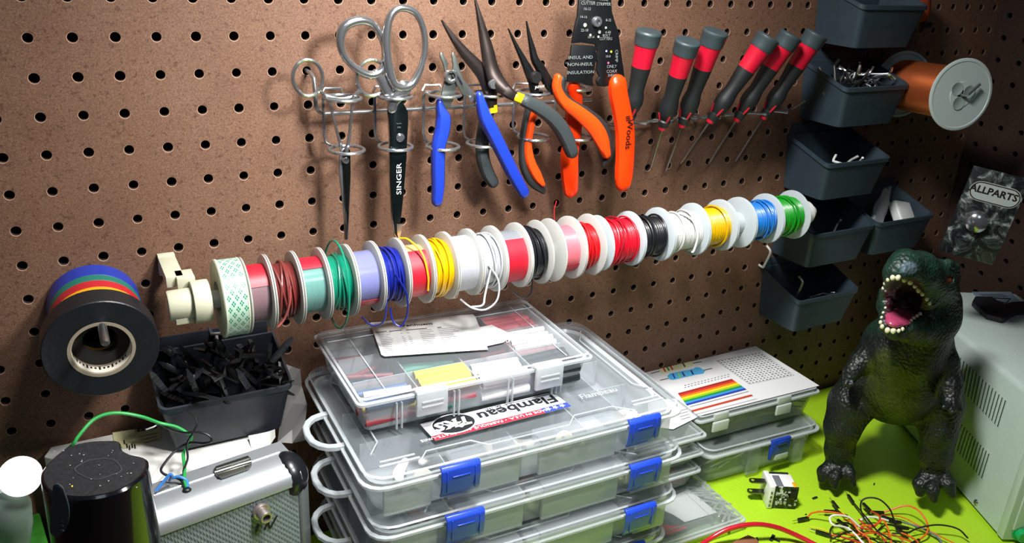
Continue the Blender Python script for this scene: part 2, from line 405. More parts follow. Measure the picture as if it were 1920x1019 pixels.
bm = B(); lathe(bm, [(0,.0022),(.0022,.0022),(.0034,.001),(.0034,-.002)], W(750,258,.0435), (0,-1,0), 16); box(bm, W(748,232,.0445), (.004,.0006,.0007)); box(bm, W(748,239,.0445), (.003,.0006,.0012)); obj('pivot_screw', bm, CHROME, sc_)
text('lettering', 'SINGER', W(748.5, 336, .0441), Vector((.0,0,1)), (-1,0,0), .0056, mm('print_grey', '#c4c9c8', .5), sc_, sx=1.35)
# ---- blue handled wire cutters ----
c_ = thing('wire_cutters', 'small wire cutters with two bright blue handles and bare steel jaws', 'wire cutters', W(860, 230, .04))
BLUE = mm('blue_vinyl', '#1a35a0', .3, coat=.3)
bm = B(); limb(bm, [(823,190,5),(826,205,9),(831,222,14),(829,245,14.5),(822,275,13.5),(821,310,13),(821,350,12),(819,378,10)], .042, [.003,.004,.0048,.005,.005,.005,.005,.0045]); obj('handle', bm, BLUE, c_)
bm = B(); limb(bm, [(898,177,6),(902,195,10),(910,222,13),(924,250,13.5),(944,290,13),(964,330,12.5),(982,362,11)], .0500, [.003,.004,.0048,.005,.005,.005,.0045]); obj('handle', bm, BLUE, c_)
bm = B(); plate(bm, [(826,98),(830,99),(841,120),(838,132),(850,140),(862,130),(866,150),(858,160),(850,190),(842,205),(832,198),(827,185),(832,160),(836,140),(832,122),(825,106)], .0415, .0022, .0006)
obj('jaw', bm, mm('cutter_steel', '#8d9490', .33, .9), c_)
bm = B(); plate(bm, [(849,96),(858,112),(862,128),(870,150),(884,168),(893,182),(895,200),(884,186),(868,178),(858,160),(848,142),(850,122),(847,104)], .044, .0022, .0006)
obj('jaw', bm, M['cutter_steel'], c_)
bm = B(); lathe(bm, [(.0034,.0015),(.0048,.0015),(.0052,.0005),(.0052,-.002),(.0034,-.002)], W(845,144,.0455), (0,-1,0), 20, closed=True)
tube(bm, [W(854,134,.0465), W(862,146,.0465), W(868,157,.0465)], .0007, 6); lathe(bm, [(.0009,.001),(.002,.001),(.002,-.001)], W(883,186,.0455), (0,-1,0), 12); obj('spring', bm, CHROME, c_)
# ---- long needle nose pliers, grey grips with yellow collars ----
n_ = thing('needle_nose_pliers', 'long needle nose pliers with charcoal grips and yellow collars', 'pliers', W(920, 170, .04))
GRIP = mm('grey_grip', '#2c3436', .55, bump=.4, bscale=1500)
YEL = mm('yellow_collar', '#d9b40a', .45)
bm = B(); limb(bm, [(828,38,1.6),(846,66,5.5),(868,96,9.5),(890,120,12),(908,142,14),(918,168,14),(921,200,11)], .040, [.0013,.002,.0028,.0035,.004,.004,.004], rnd=False); obj('jaw', bm, DKSTEEL, n_)
bm = B(); limb(bm, [(891,0,2),(898,28,5),(906,62,9),(914,96,12.5),(920,125,14),(930,150,15),(950,172,11),(966,182,9)], [.044,.044,.044,.045,.046,.049,.053,.054], [.0013,.002,.0028,.0035,.004,.004,.004,.0035], rnd=False); obj('jaw', bm, DKSTEEL, n_)
bm = B(); lathe(bm, [(0,.0012),(.0035,.001),(.004,0),(.004,-.002)], W(926,158,.0515), (0,-1,0), 18); obj('pivot_screw', bm, STEEL, n_)
bm = B(); limb(bm, [(966,182,9),(973,184,10),(980,187,10.5)], .054, .0045); obj('collar', bm, YEL, n_)
bm = B(); limb(bm, [(984,189,12),(1005,199,13.5),(1030,216,14),(1050,238,14.5),(1063,262,14),(1072,286,12)], .0555, .0052); obj('grip', bm, GRIP, n_)
bm = B(); limb(bm, [(922,196,10),(923,210,10.5)], .040, .004, rnd=False); obj('collar', bm, YEL, n_)
bm = B(); limb(bm, [(914,212,12),(908,240,12.5),(904,270,12.5),(906,300,12.5),(914,325,12.5),(924,342,11)], .0350, .0050); obj('grip', bm, GRIP, n_)
# ---- mini needle nose pliers, orange and black ----
m_ = thing('needle_nose_pliers', 'small black needle nose pliers with curved orange and black handles', 'pliers', W(1005, 160, .04))
ORG = mm('orange_grip', '#e6440a', .42)
BLKS = mm('black_oxide', '#17191a', .4, .6)
bm = B(); limb(bm, [(953,54,1.2),(966,82,3.5),(980,110,6),(992,135,9),(1000,155,10),(1003,180,8)], .041, [.001,.0015,.0022,.003,.0035,.003], rnd=False); obj('jaw', bm, BLKS, m_)
bm = B(); limb(bm, [(987,40,1.2),(992,66,3.5),(998,92,6),(1003,112,7.5),(1014,130,9),(1026,152,10),(1040,172,9)], .044, [.001,.0015,.0022,.003,.0035,.0035,.003], rnd=False); obj('jaw', bm, BLKS, m_)
bm = B(); lathe(bm, [(0,.001),(.0042,.001),(.0048,0),(.0048,-.003)], W(1006,146,.047), (0,-1,0), 20); obj('pivot', bm, BLK, m_)
text('lettering', 'JAPAN', W(1012,163,.0482), (1,0,.1), (0,0,1), .003, M['print_grey'], m_)
bm = B(); limb(bm, [(1046,144,6),(1044,165,9),(1056,190,11),(1085,212,13),(1112,236,15),(1128,262,14),(1137,290,8)], .0528, .0040); obj('grip', bm, ORG, m_)
bm = B(); limb(bm, [(1054,150,8),(1054,172,8),(1070,194,9),(1098,212,11),(1126,236,12),(1138,264,11),(1140,293,10),(1134,308,7)], .0480, .0022); obj('grip_back', bm, BLKM, m_)
bm = B(); limb(bm, [(1001,208,6),(993,240,7),(989,275,8),(994,305,10),(1006,330,10),(1016,345,5)], .041, .0042); obj('grip', bm, ORG, m_)
bm = B(); limb(bm, [(990,205,5),(983,240,5),(979,280,6),(984,315,9),(1000,342,10),(1018,358,6)], .0385, .0035); obj('grip_back', bm, BLKM, m_)
# ---- wire stripper ----
s_ = thing('wire_stripper', 'black wire stripper with printed gauge marks and two thick orange handles', 'wire stripper', W(1120, 170, .045))
BP = mm('black_plate', '#15181a', .4, .4)
bm = B(); plate(bm, [(1087,-12),(1146,-12),(1148,22),(1152,36),(1160,60),(1172,148),(1136,163),(1122,162),(1119,152),(1125,144),(1119,132),(1121,120),(1118,108),(1121,96),(1117,84),(1090,80),(1073,82),(1080,45),(1084,30)], .052, .0028, .0006); obj('blade_plate', bm, BP, s_)
bm = B(); plate(bm, [(1073,84),(1114,86),(1120,90),(1117,97),(1121,106),(1117,118),(1115,130),(1117,134),(1112,146),(1112,154),(1114,162),(1100,160),(1092,157),(1064,154),(1069,118)], .054, .0028, .0006); obj('blade_plate', bm, BP, s_)
bm = B(); lathe(bm, [(.0018,.002),(.0034,.002),(.0042,.001),(.0042,-.002),(.0018,-.002)], W(1119.5,41,.055), (0,-1,0), 20, closed=True); obj('pivot_bolt', bm, STEEL, s_)
bm = B(); lathe(bm, [(0,.0012),(.0016,.0012),(.002,0),(.002,-.001)], W(1119.5,41,.055), (0,-1,0), 14); obj('pivot_pin', bm, CHROME, s_)
PG = mm('print_dull', '#6f7674', .6)
for s, x, y, z in [('INSUL AND',1089,108,.0036), ('NON-INSUL',1088,121,.0036), ('INSULATION',1089,136,.0036)]:
    text('lettering', s, W(x, y, .0561), (1,0,0), (0,0,1), z, PG, s_, sx=1.25)
for s, x, y, z in [('CRIMP',1156,105,.0036)]:
    text('lettering', s, W(x, y, .0541), (.12,0,-1), (1,0,.1), z, PG, s_)
for s, x, y, z in [('ONLY',1147,125,.0036), ('COAX',1147,134,.0036), ('SHEAR',1148,141.5,.003), ('10-12',1101,17,.003), ('14-16',1094,32,.003), ('22-18',1096,57,.003), ('8-32',1141,38,.003), ('4-40',1140,61,.003), ('BOLT',1137,67,.003), ('CUTTERS',1136,73,.003), ('16-14',1108,70,.0028), ('SCREW',1100,-2,.0036), ('CUTTER',1103,6,.0036), ('WIRE',1132,-1,.0036), ('STRIPPER',1132,8,.0034), ('10-8',1140,106,.0028)]:
    text('lettering', s, W(x, y, .0541), (1,0,0), (0,0,1), z, PG, s_)
bm = B()
for x, y, r in [(1097,47,.0016),(1124,60,.0014),(1107,66,.0011),(1136,52,.001),(1122,69,.001)]: lathe(bm, [(0,.0001),(r,.0001),(r,-.0001)], W(x, y, .0541), (0,-1,0), 12)
obj('gauge_hole', bm, mm('gauge_hole', '#8d938f', .5), s_)
for x, y, c in [(1137,96,'#8f8fe0'),(1146,97,'#c9d83c'),(1140.5,118,'#e0567c')]:
    bm = B(); lathe(bm, [(0,.0001),(.0009,.0001),(.0009,-.0001)], W(x, y, .0542), (0,-1,0), 12); obj('colour_dot', bm, mm('dot'+c, c, .5), s_)
bm = B(); limb(bm, [(1074,160,13),(1076,180,16),(1076,215,17),(1074,250,17),(1068,290,17.5),(1068,325,17),(1070,358,14)], [.0470,.0405,.0365,.0360,.0360,.0360,.0360], .0045, power=3.2); obj('handle', bm, mm('orange_vinyl', '#e63a06', .33), s_)
bm = B(); limb(bm, [(1157,157,18),(1160,180,18),(1167,215,18),(1172,250,18.5),(1172,290,18),(1170,325,17.5),(1168,346,14)], .0545, .0055, power=3.2); obj('handle', bm, M['orange_vinyl'], s_)
text('lettering', 'Woods', W(1179.5, 252, .0604), (.02,0,-1), (1,0,.02), .0085, mm('print_black', '#140a06', .5), s_, bold=.00008)
bm = B()
for k in range(3):
    p = W(1177.5+k*.3, 219.5+k*3.4, .0604); prism(bm, [p+Vector((-.0022,0,.0004)), p+Vector((.0022,0,.001)), p+Vector((.0022,0,.0002)), p+Vector((-.0022,0,-.0004))], (0,.0002,0))
obj('logo_stripes', bm, M['print_black'], s_)
# ---- screwdriver rail ----
r_ = thing('screwdriver_rack', 'zinc wire rail with zigzag loops holding the row of precision screwdrivers', 'tool rack', W(1330, 218, .02))
bm = B()
def RX(x): return W(x, 236-(x-1120)*.082, .018)
a, b_ = RX(1125), RX(1480); tube(bm, [a, b_], .0012, 8)
zig = []
n = 24
for i in range(n+1):
    p = a.lerp(b_, i/n); k = i % 3
    zig.append(p+Vector((0, -.016 if k == 1 else (-.009 if k == 2 else -.002), .0018)))
tube(bm, zig, .0011, 7)
for t in (.02, .5, .995):
    p = a.lerp(b_, t); tube(bm, [p, p+Vector((0,.014,.002)), p+Vector((0,.024,.003))], .0013, 7)
tube(bm, [b_, b_+Vector((.004,-.006,.006)), b_+Vector((.007,-.012,.012))], .0012, 7)
obj('rail', bm, WIREM, r_)
# ---- screwdrivers ----
RED = mm('red_plastic', '#b5102c', .35)
HB = mm('screwdriver_black', '#151a1c', .5)
CAPM = mm('screwdriver_cap', '#2f3b3f', .45)
SD = [((1217,60),(1180,225),(1137,330),'first screwdriver on the rail, partly hidden behind the orange wire stripper handle'),
      ((1290,78),(1243,237),(1211,318),'screwdriver hanging lower than its neighbours with its cap tilted towards the front'),
      ((1342,60),(1280,232),(1247,324),'screwdriver between the lowest hanging one and the wide gap'),
      ((1441,70),(1333,225),(1286,312),'screwdriver just after the wide gap, leaning most of all'),
      ((1483,66),(1383,222),(1344,312),'screwdriver squeezed between the last one and the most leaning one'),
      ((1531,64),(1433,218),(1396,308),'last screwdriver on the rail, its cap against the topmost grey bin')]
for (cx, cy), (nx, ny), (tx, ty), lab in SD:
    n_p = W(nx, ny, .030)
    c_p = W(cx, cy, .052 if cx > 1230 else .044); axis = (c_p-n_p).normalized(); L = (c_p-n_p).length
    t = thing('precision_screwdriver', 'red and black '+lab, 'screwdriver', n_p, 'precision screwdrivers on the wire rail')
    f = L/1.0
    R = .0083
    bm = B(); lathe(bm, [(R*1.25, L*.86), (R*1.3, L*.9), (R*1.32, L*.97), (R*1.38, L*.985), (R*1.36, L), (R*1.2, L+.0012), (0, L+.0015)], n_p, axis, 28); obj('cap', bm, CAPM, t)
    bm = B(); lathe(bm, [(R*1.02, L*.62), (R*1.05, L*.7), (R*1.12, L*.8), (R*1.2, L*.862)], n_p, axis, 28); obj('red_band', bm, RED, t)
    bm = B(); lathe(bm, [(0,0),(R*.5,0),(R*.62, L*.04), (R*.66, L*.07), (R*.5,L*.085),(R*.78, L*.13), (R*1.0, L*.2), (R*1.0, L*.27), (R*.82, L*.36), (R*.9, L*.48), (R*1.03, L*.62)], n_p, axis, 28); obj('grip', bm, HB, t)
    bm = B()
    for k in range(4):
        u = axis.orthogonal().normalized(); v = axis.cross(u); a_ = k*PI/2+.5
        dd = u*math.cos(a_)+v*math.sin(a_)
        ribbon(bm, [n_p+axis*L*.06+dd*R*.55, n_p+axis*L*.11+dd*R*.74, n_p+axis*L*.16+dd*R*.92], [.0004,.0011,.0006], .0007, dd, smooth=3, seg=6)
    lathe(bm, [(0,-.003),(R*.42,-.003),(R*.45,-.001),(R*.5,.0003)], n_p, axis, 16)
    obj('red_inlay', bm, RED, t)
    bm = B(); tip = n_p-axis*(W(tx, ty, .02)-n_p).length
    tube(bm, [n_p, tip+axis*.004, tip], [.00105,.00105,.0006], 8); obj('shaft', bm, mm('shaft_steel', '#a39f98', .3, 1), t)
# ======================= wire spools on the long rod =======================
RY, RZ = -.06, -.1718
IVORY = mm('ivory_print', '#b9b9a2', .5)
ROD = mm('white_rod', '#cfd0cc', .4)
WHT = mm('spool_white', '#b3b5b0', .4)
TRL = mm('spool_translucent', '#bcc6ca', .35, alpha=.85)
AX = (1, 0, 0)
rod = thing('spool_rod', 'long white plastic rod carrying the whole row of wire spools', 'rod', (.36, RY, RZ))
bm = B(); lathe(bm, [(0,.058),(.0062,.058),(.0065,.059),(.0065,.678),(.0055,.6795),(0,.680)], (0, RY, RZ), AX, 24); obj('shaft', bm, ROD, rod)
bm = B(); lathe(bm, [(.0066,.3585),(.0085,.3590),(.009,.360),(.0085,.361),(.0066,.3615)], (0, RY, RZ-.001), AX, 20); obj('rubber_ring', bm, BLKM, rod)
# ivory end bracket: wall plate, arm and collar
br = thing('rod_bracket', 'pale ivory printed bracket fixing the left end of the spool rod to the pegboard', 'bracket', (.07, -.02, RZ))
p = W(342, 524, .02)
bm = B(); box(bm, (.0665, -.0235, -.160), (.0120, .047, .008), bevel=.0006); box(bm, (.0665, -.003, -.163), (.0120, .006, .016), bevel=.0006); obj('wall_arm', bm, IVORY, br)
bm = B(); lathe(bm, [(.0066,.0745),(.0150,.0745),(.0152,.075),(.0152,.0855),(.0150,.086),(.0066,.086)], (0, RY, RZ), AX, 40, closed=True); box(bm, (.073, -.044, -.160), (.012, .016, .008), bevel=.0005); obj('collar', bm, IVORY, br)
bm = B(); lathe(bm, [(0,.0585),(.0098,.0585),(.0106,.0595),(.0108,.0745),(0,.0745)], (0, RY, RZ), AX, 32); box(bm, (.068, RY, RZ-.0085), (.012, .015, .007), bevel=.0005); obj('end_plug', bm, IVORY, br)
br2 = thing('rod_bracket', 'white printed bracket behind the green spool holding the far end of the rod', 'bracket', (.665, -.02, RZ))
bm = B(); box(bm, (.6665, -.028, RZ-.006), (.009, .056, .008), bevel=.0006); box(bm, (.6665, -.003, RZ-.008), (.011, .006, .020), bevel=.0006); obj('wall_arm', bm, ROD, br2)
bm = B(); lathe(bm, [(.0066,.6615),(.0115,.6615),(.0118,.662),(.0118,.6705),(.0066,.671)], (0, RY, RZ), AX, 32, closed=True); obj('collar', bm, ROD, br2)
# double-sided foam tape with green crosses
mt = thing('foam_tape_roll', 'wide roll of white foam tape with a green dotted cross pattern, first on the rod', 'tape roll', (.10, RY, RZ))
bm = B(); lathe(bm, [(.0125,.0925),(.0268,.0925),(.0272,.0930),(.0272,.0935)], (0, RY, RZ), AX, 48); 
gm = bpy.data.materials.new('green_cross_liner'); gm.use_nodes = True; nt = gm.node_tree; b = nt.nodes['Principled BSDF']
b.inputs['Roughness'].default_value = .35
bm.free(); bm = B(); SEG = 126; XS = [.0935+i*(.0135/15) for i in range(16)]
rg = [[bm.verts.new((x, RY+.0274*math.cos(2*PI*k/SEG), RZ+.0274*math.sin(2*PI*k/SEG))) for k in range(SEG)] for x in XS]
def cross(i, k):
    # diamonds of four dots laid out on a diagonal lattice
    for du, dv in ((1,1), (4,4), (4,1), (1,4)):
        a, c = (i-du) % 6, (k-dv) % 6
        if (du == dv) and (a, c) in ((0,1),(0,5),(1,0),(5,0)): return True
    return False
for i in range(15):
    for k in range(SEG):
        f = bm.faces.new((rg[i][k], rg[i][(k+1) % SEG], rg[i+1][(k+1) % SEG], rg[i+1][k]))
        f.material_index = 1 if cross(i, k) else 0
nt.nodes.remove(b); M['x'] = gm
M.pop('x')
bpy.data.materials.remove(gm)
obj('printed_liner', bm, [mm('liner_white', '#a9c2b2', .35), mm('liner_green', '#0c7a52', .35)], mt)
bm = B(); lathe(bm, [(.0125,.0915),(.0272,.0915),(.0280,.0922),(.0280,.0935),(.0272,.0936),(.0272,.1070),(.0276,.1072),(.0276,.1082),(.0266,.1086),(.0125,.1086)], (0, RY, RZ), AX, 56, closed=True); obj('tape_core', bm, mm('foam_white', '#c3ccb4', .5), mt)
def wire_mat(c, rough=.35): return mm('wire'+c, c, rough, coat=.2)
def winding(bm, x0, x1, r, pitch, amp=.5, wob=0):
    n = max(2, int((x1-x0)/pitch)); prof = [(.006, x0)]
    for i in range(n):
        xa = x0+(x1-x0)*i/n; w = (x1-x0)/n; rr = r+random.uniform(-wob, wob)
        for t in (.0, .25, .5, .75): prof.append((rr-(1-math.sin(PI*t))*w*amp, xa+w*t))
    prof += [(r-(x1-x0)/n*amp, x1), (.006, x1)]
    lathe(bm, prof, (0, RY, RZ), AX, 56, closed=True)
def spool(x0, x1, R, wc, wr, kind, lab, cat='wire spool', label=None, wr_mm=.0007, flange=None, loops=0, group=None):
    fm = flange or WHT; ft = .0014
    t = thing('wire_spool', lab, cat, ((x0+x1)/2, RY, RZ), group)
    for xa in (x0, x1-ft):
        bm = B(); lathe(bm, [(.0066,xa),(R-.0008,xa),(R,xa+.0004),(R,xa+ft-.0004),(R-.0008,xa+ft),(.0066,xa+ft)], (0, RY, RZ), AX, 64, closed=True); obj('flange', bm, fm, t)
    if kind == 'empty':
        bm = B(); lathe(bm, [(.0066,x0+ft),(.0105,x0+ft),(.0105,x1-ft),(.0066,x1-ft)], (0, RY, RZ), AX, 32, closed=True); obj('barrel', bm, fm, t); return t
    a, b_ = x0+ft+.0001, x1-ft-.0001
    bm = B(); winding(bm, a, b_, wr, wr_mm*2, .5 if kind != 'taped' else .35, .0003 if kind != 'taped' else 0); obj('wire_winding', bm, wire_mat(wc), t)
    if kind == 'taped':
        # clear tape sleeve over the fine winding, a red label over part of it
        bm = B(); lathe(bm, [(wr+.0004,a),(wr+.0006,a),(wr+.0006,b_),(wr+.0004,b_)], (0, RY, RZ), AX, 56, closed=True); obj('clear_sleeve', bm, mm('clear_sleeve', '#c8ccd6', .22, alpha=.08, spec=.3), t)
        l0, l1, lc = label; bm = B(); N = 24; rings = []
        for i in range(N+1):
            an = math.radians(l0+(l1-l0)*i/N); c, s = -math.cos(an), math.sin(an)
            rings.append([bm.verts.new((x, RY+rr*c, RZ+rr*s)) for x, rr in ((a,wr+.0008),(a,wr+.0010),(b_,wr+.0010),(b_,wr+.0008))])
        for i in range(N):
            for k in range(4): bm.faces.new((rings[i][k], rings[i][(k+1) % 4], rings[i+1][(k+1) % 4], rings[i+1][k]))
        bm.faces.new(rings[0]); bm.faces.new(rings[-1][::-1])
        obj('label', bm, mm('label'+lc, lc, .45), t)
    for q in range(loops):
        # separate turns lying loosely over the winding
        bm = B(); pts = []; rr = wr+wr_mm*(1.1+.4*(q % 3)); xs = random.uniform(a+.002, b_-.002); sl = random.uniform(-.004, .004); ph = random.uniform(0, 6)
        for k in range(40):
            an = 2*PI*k/40; x = min(b_-.0008, max(a+.0008, xs+sl*math.sin(an+ph)))
            sag = .0012*max(0, -math.sin(an))*(q % 2)
            pts.append((x, RY+(rr+sag)*math.cos(an), RZ+(rr+sag)*math.sin(an)))
        tube(bm, pts, wr_mm, 7, closed=True); obj('loose_turn', bm, wire_mat(wc), t)
    return t
def tail(t, c, pts, r=.0006):
    bm = B(); tube(bm, pts, r, 8, smooth=6); obj('wire_end', bm, wire_mat(c), t)
R1 = .0273
F = [.1074+.0014, .1262, .1462, .1661, .1863, .2067, .2268, .2469, .2672, .2882, .3095, .3325, .3533]
g = None
T = 'taped'; Lo = 'loose'
a_ = spool(F[0]+.0004, F[1]-.0001, R1, '#6b3236', .0200, T, 'spool of fine maroon wire under clear tape and red label, beside foam tape', label=(35,140,'#ae1228'), wr_mm=.0004)
b1 = spool(F[1]+.0001, F[2]-.0001, R1, '#6b2a28', .0196, Lo, 'spool of loosely wound brown maroon wire with crossing turns', wr_mm=.0008, loops=5)
tail(b1, '#8d4440', [(F[1]+.012, RY-.0195, RZ+.010), (F[1]+.010, RY-.0225, RZ-.002), (F[1]+.006, RY-.021, RZ-.014), (F[1]+.001, RY-.0215, RZ-.019)], .0008)
c1 = spool(F[2]+.0001, F[3]-.0001, R1, '#2a8676', .0200, T, 'spool of fine teal wire under clear tape, red label on its top', label=(58,150,'#ae1228'), wr_mm=.0004)
d1 = spool(F[3]+.0001, F[4]-.0001, R1, '#067a60', .0196, Lo, 'spool of loose bright teal green wire with one big slack turn', wr_mm=.0008, loops=4)
bm = B(); tube(bm, [(F[3]+.011+.0015*math.sin(2*PI*k/40), RY+.031*math.cos(2*PI*k/40), RZ-.0025+.0335*math.sin(2*PI*k/40)) for k in range(40)], .0008, 8, closed=True); obj('slack_turn', bm, wire_mat('#067a60'), d1)
e1 = spool(F[4]+.0001, F[5]-.0001, R1, '#565ca6', .0202, T, 'spool of fine pale blue violet wire under clear tape, red label underneath', label=(-75,-32,'#ae1228'), wr_mm=.0004)
f1 = spool(F[5]+.0001, F[6]-.0001, R1, '#121f80', .0196, Lo, 'spool of loose dark blue wire with two loops hanging below', wr_mm=.0008, loops=5)
tail(f1, '#1c2670', [(F[5]+.004, RY-.018, RZ-.012), (F[5]+.001, RY-.020, RZ-.029), (F[5]-.006, RY-.014, RZ-.035), (F[5]-.012, RY-.006, RZ-.030)], .0007)
tail(f1, '#121f80', [(F[5]+.010, RY-.0212, RZ+.008), (F[5]+.0175, RY-.0235, RZ-.008), (F[5]+.0185, RY-.023, RZ-.026), (F[5]+.014, RY-.021, RZ-.036), (F[5]+.009, RY-.017, RZ-.032), (F[5]+.008, RY-.014, RZ-.022)], .0007)
g1 = spool(F[6]+.0001, F[7]-.0001, R1, '#c49a30', .0200, T, 'spool of fine yellow wire covered by its red label, stray yellow end across', label=(-70,68,'#ae1228'), wr_mm=.0004)
tail(g1, '#e8a50e', [(F[6]+.003, RY+.004, RZ+.0265), (F[6]+.007, RY-.004, RZ+.0275), (F[6]+.013, RY-.016, RZ+.020), (F[6]+.0155, RY-.0222, RZ+.004), (F[6]+.0158, RY-.0222, RZ-.009)], .0008)
h1 = spool(F[7]+.0001, F[8]-.0001, R1, '#d0a400', .0212, Lo, 'spool of bright yellow wire just right of a red label', wr_mm=.0008, loops=5)
i1 = spool(F[8]+.0001, F[9]-.0001, R1, '#a3a6ac', .0222, T, 'full spool of fine white wire without any label showing', label=(172,210,'#bcbec2'), wr_mm=.0004)
j1 = spool(F[9]+.0001, F[10]-.0001, R1, '#a6aaae', .0205, Lo, 'spool of loose white wire with a long loop drooping under it', wr_mm=.0008, loops=6)
tail(j1, '#b8bcc0', [(F[9]+.007, RY-.021, RZ+.004), (F[9]+.015, RY-.0235, RZ-.010), (F[9]+.0145, RY-.024, RZ-.026), (F[9]+.006, RY-.021, RZ-.0345), (F[9]-.004, RY-.016, RZ-.0335), (F[9]-.012, RY-.010, RZ-.027)], .0008)
tail(j1, '#c8cacc', [(F[9]+.010, RY-.021, RZ+.006), (F[9]+.004, RY-.0225, RZ-.020), (F[9]+.0, RY-.0268, RZ-.027), (F[9]-.008, RY-.023, RZ-.029)], .0008)
k1 = spool(F[10]+.0001, F[11]-.0001, R1, '#5a5f63', .0212, T, 'spool of grey wire under clear tape with a large red label over its front', label=(-50,60,'#ae1228'), wr_mm=.0004)
l1 = spool(F[11]+.0001, F[12]-.0001, R1, '#121418', .0205, Lo, 'spool of thick glossy black wire beside the bare piece of rod', wr_mm=.0011, loops=3)
tail(l1, '#17181c', [(F[11]+.006, RY-.017, RZ-.012), (F[11]+.005, RY-.018, RZ-.0285), (F[11]-.001, RY-.014, RZ-.0335), (F[11]-.007, RY-.008, RZ-.029)], .0007)
m1 = spool(.3645, .3850, R1, '#cc3c4c', .0195, T, 'spool of fine pink red wire, first one right of the bare piece of rod', label=(-80,-22,'#ae1228'), wr_mm=.0004)
n1 = spool(.3852, .4058, .0270, '#b80c14', .0188, Lo, 'narrow white spool of glossy red wire left of the wider red one', wr_mm=.0008, loops=3)
tail(m1, '#c2202c', [(.3700, RY+.004, RZ+.020), (.3685, RY+.004, RZ+.034), (.3695, RY+.003, RZ+.0425)], .0004)
R2 = .0247
o1 = spool(.4140, .4480, R2, '#bc0c22', .0190, Lo, 'wide translucent spool of red wire with a slack outer turn', wr_mm=.0008, loops=4, flange=TRL)
bm = B(); tube(bm, [(.424+.007*math.sin(2*PI*k/40), RY+.0215*math.cos(2*PI*k/40), RZ-.001+.0225*math.sin(2*PI*k/40)) for k in range(40)], .0008, 8, closed=True); obj('slack_turn', bm, wire_mat('#8c1020'), o1)
p1 = spool(.4483, .4810, R2, '#15161a', .0170, Lo, 'wide translucent spool of black wire among the larger spools', wr_mm=.001, loops=3, flange=TRL)
q1 = spool(.4813, .5215, R2, '#c2c4c0', .0175, Lo, 'wide translucent spool of white wire with its cut end sticking down', wr_mm=.001, loops=3, flange=TRL)
tail(q1, '#d4d5d4', [(.501, RY-.002, RZ+.019), (.507, RY-.014, RZ+.015), (.5105, RY-.0195, RZ+.001), (.509, RY-.0195, RZ-.012), (.507, RY-.019, RZ-.015)], .0011)
r1 = spool(.5218, .5555, R2, '#cfa200', .0178, Lo, 'wide translucent spool of yellow wire between the white and blue ones', wr_mm=.0009, loops=3, flange=TRL)
s1 = spool(.5558, .5788, R2, '', .01, 'empty', 'empty translucent spool between the yellow and the light blue wire', flange=TRL, cat='empty spool')
t1 = spool(.5791, .6145, R2, '#1c6fc0', .0172, Lo, 'wide translucent spool of light blue wire', wr_mm=.0009, loops=3, flange=TRL)
u1 = spool(.6148, .6510, R2, '#128a1e', .0182, Lo, 'wide translucent spool of bright green wire at the far end of the rod', wr_mm=.0009, loops=4, flange=TRL)
# ======================= electrical tape on a peg =======================
pg = thing('pegboard_peg', 'plain steel peg sticking out of the wall through the electrical tape rolls', 'peg', (.0165, 0, -.178))
bm = B(); tube(bm, [(.0165,.008,-.1782), (.0165,-.002,-.1785), (.0165,-.1,-.1722), (.0165,-.1025,-.1720)], [.0028,.0028,.0028,.0018], 12); obj('shaft', bm, mm('peg_steel', '#aeb2b4', .35, 1), pg)
def tape(name, y0, y1, R, r, cx, cz, col, lab, core=None):
    t = thing('electrical_tape_roll', lab, 'tape roll', (cx, (y0+y1)/2, cz))
    # rolls lean forward: axis tips down towards the room
    ax = Vector((0, -1, -.06)).normalized(); o = Vector((cx, y0, cz)); L = abs(y1-y0)
    bm = B(); lathe(bm, [(r+.0022,0),(R-.0006,0),(R,.0006),(R,L-.0006),(R-.0006,L),(r+.0022,L)], o, ax, 72, closed=True); obj('tape_band', bm, col, t)
    bm = B(); lathe(bm, [(r,.0002),(r+.0022,.0002),(r+.0022,L+.0003),(r,L+.0003)], o, ax, 56, closed=True); obj('cardboard_core', bm, core or mm('core_card', '#8d8270', .7), t)
    return t, o, ax, L
rr0 = .0165
def cz(d, r): return -.2005-r
TB = [(.0005,.0185,.0305,'#20359a','blue roll of electrical tape closest to the wall'),
      (.019,.029,.0300,'#1c6e5e','green roll of electrical tape between the blue and red rolls'),
      (.0295,.041,.0300,'#b0202a','red roll of electrical tape between the green and yellow rolls'),
      (.0415,.049,.0300,'#d99a10','yellow roll of electrical tape just behind the big black roll')]
for a, b_, R, c, lab in TB:
    tape('x', -a, -b_, R, .0110, .0150, -.1870, mm('tape'+c, c, .42), lab, mm('core_shade_dark', '#15130f', .8))  # dark core colour stands in for the shade inside the rolls
tp, o, ax, L = tape('x', -.052, -.071, .0356, .0183, .0145, -.1900, mm('tape_black', '#15191d', .38, bump=.25, bscale=300), 'large black roll of electrical tape at the front of the peg, cardboard core showing')
bm = B(); lathe(bm, [(.0110,-.0005),(.0184,-.0005),(.0184,.0072),(.0110,.0072)], o, ax, 40, closed=True); obj('core_shade', bm, M['core_shade_dark'], tp)  # dark ring put in as the shade deep inside the core
fo = o+ax*(L*.5)
bm = B(); lathe(bm, [(.0179,.0105),(.0182,.0105),(.0182,L-.001),(.0179,L-.001)], o, ax, 56, closed=True); obj('core_paper', bm, mm('core_paper', '#cfc8bb', .6), tp)
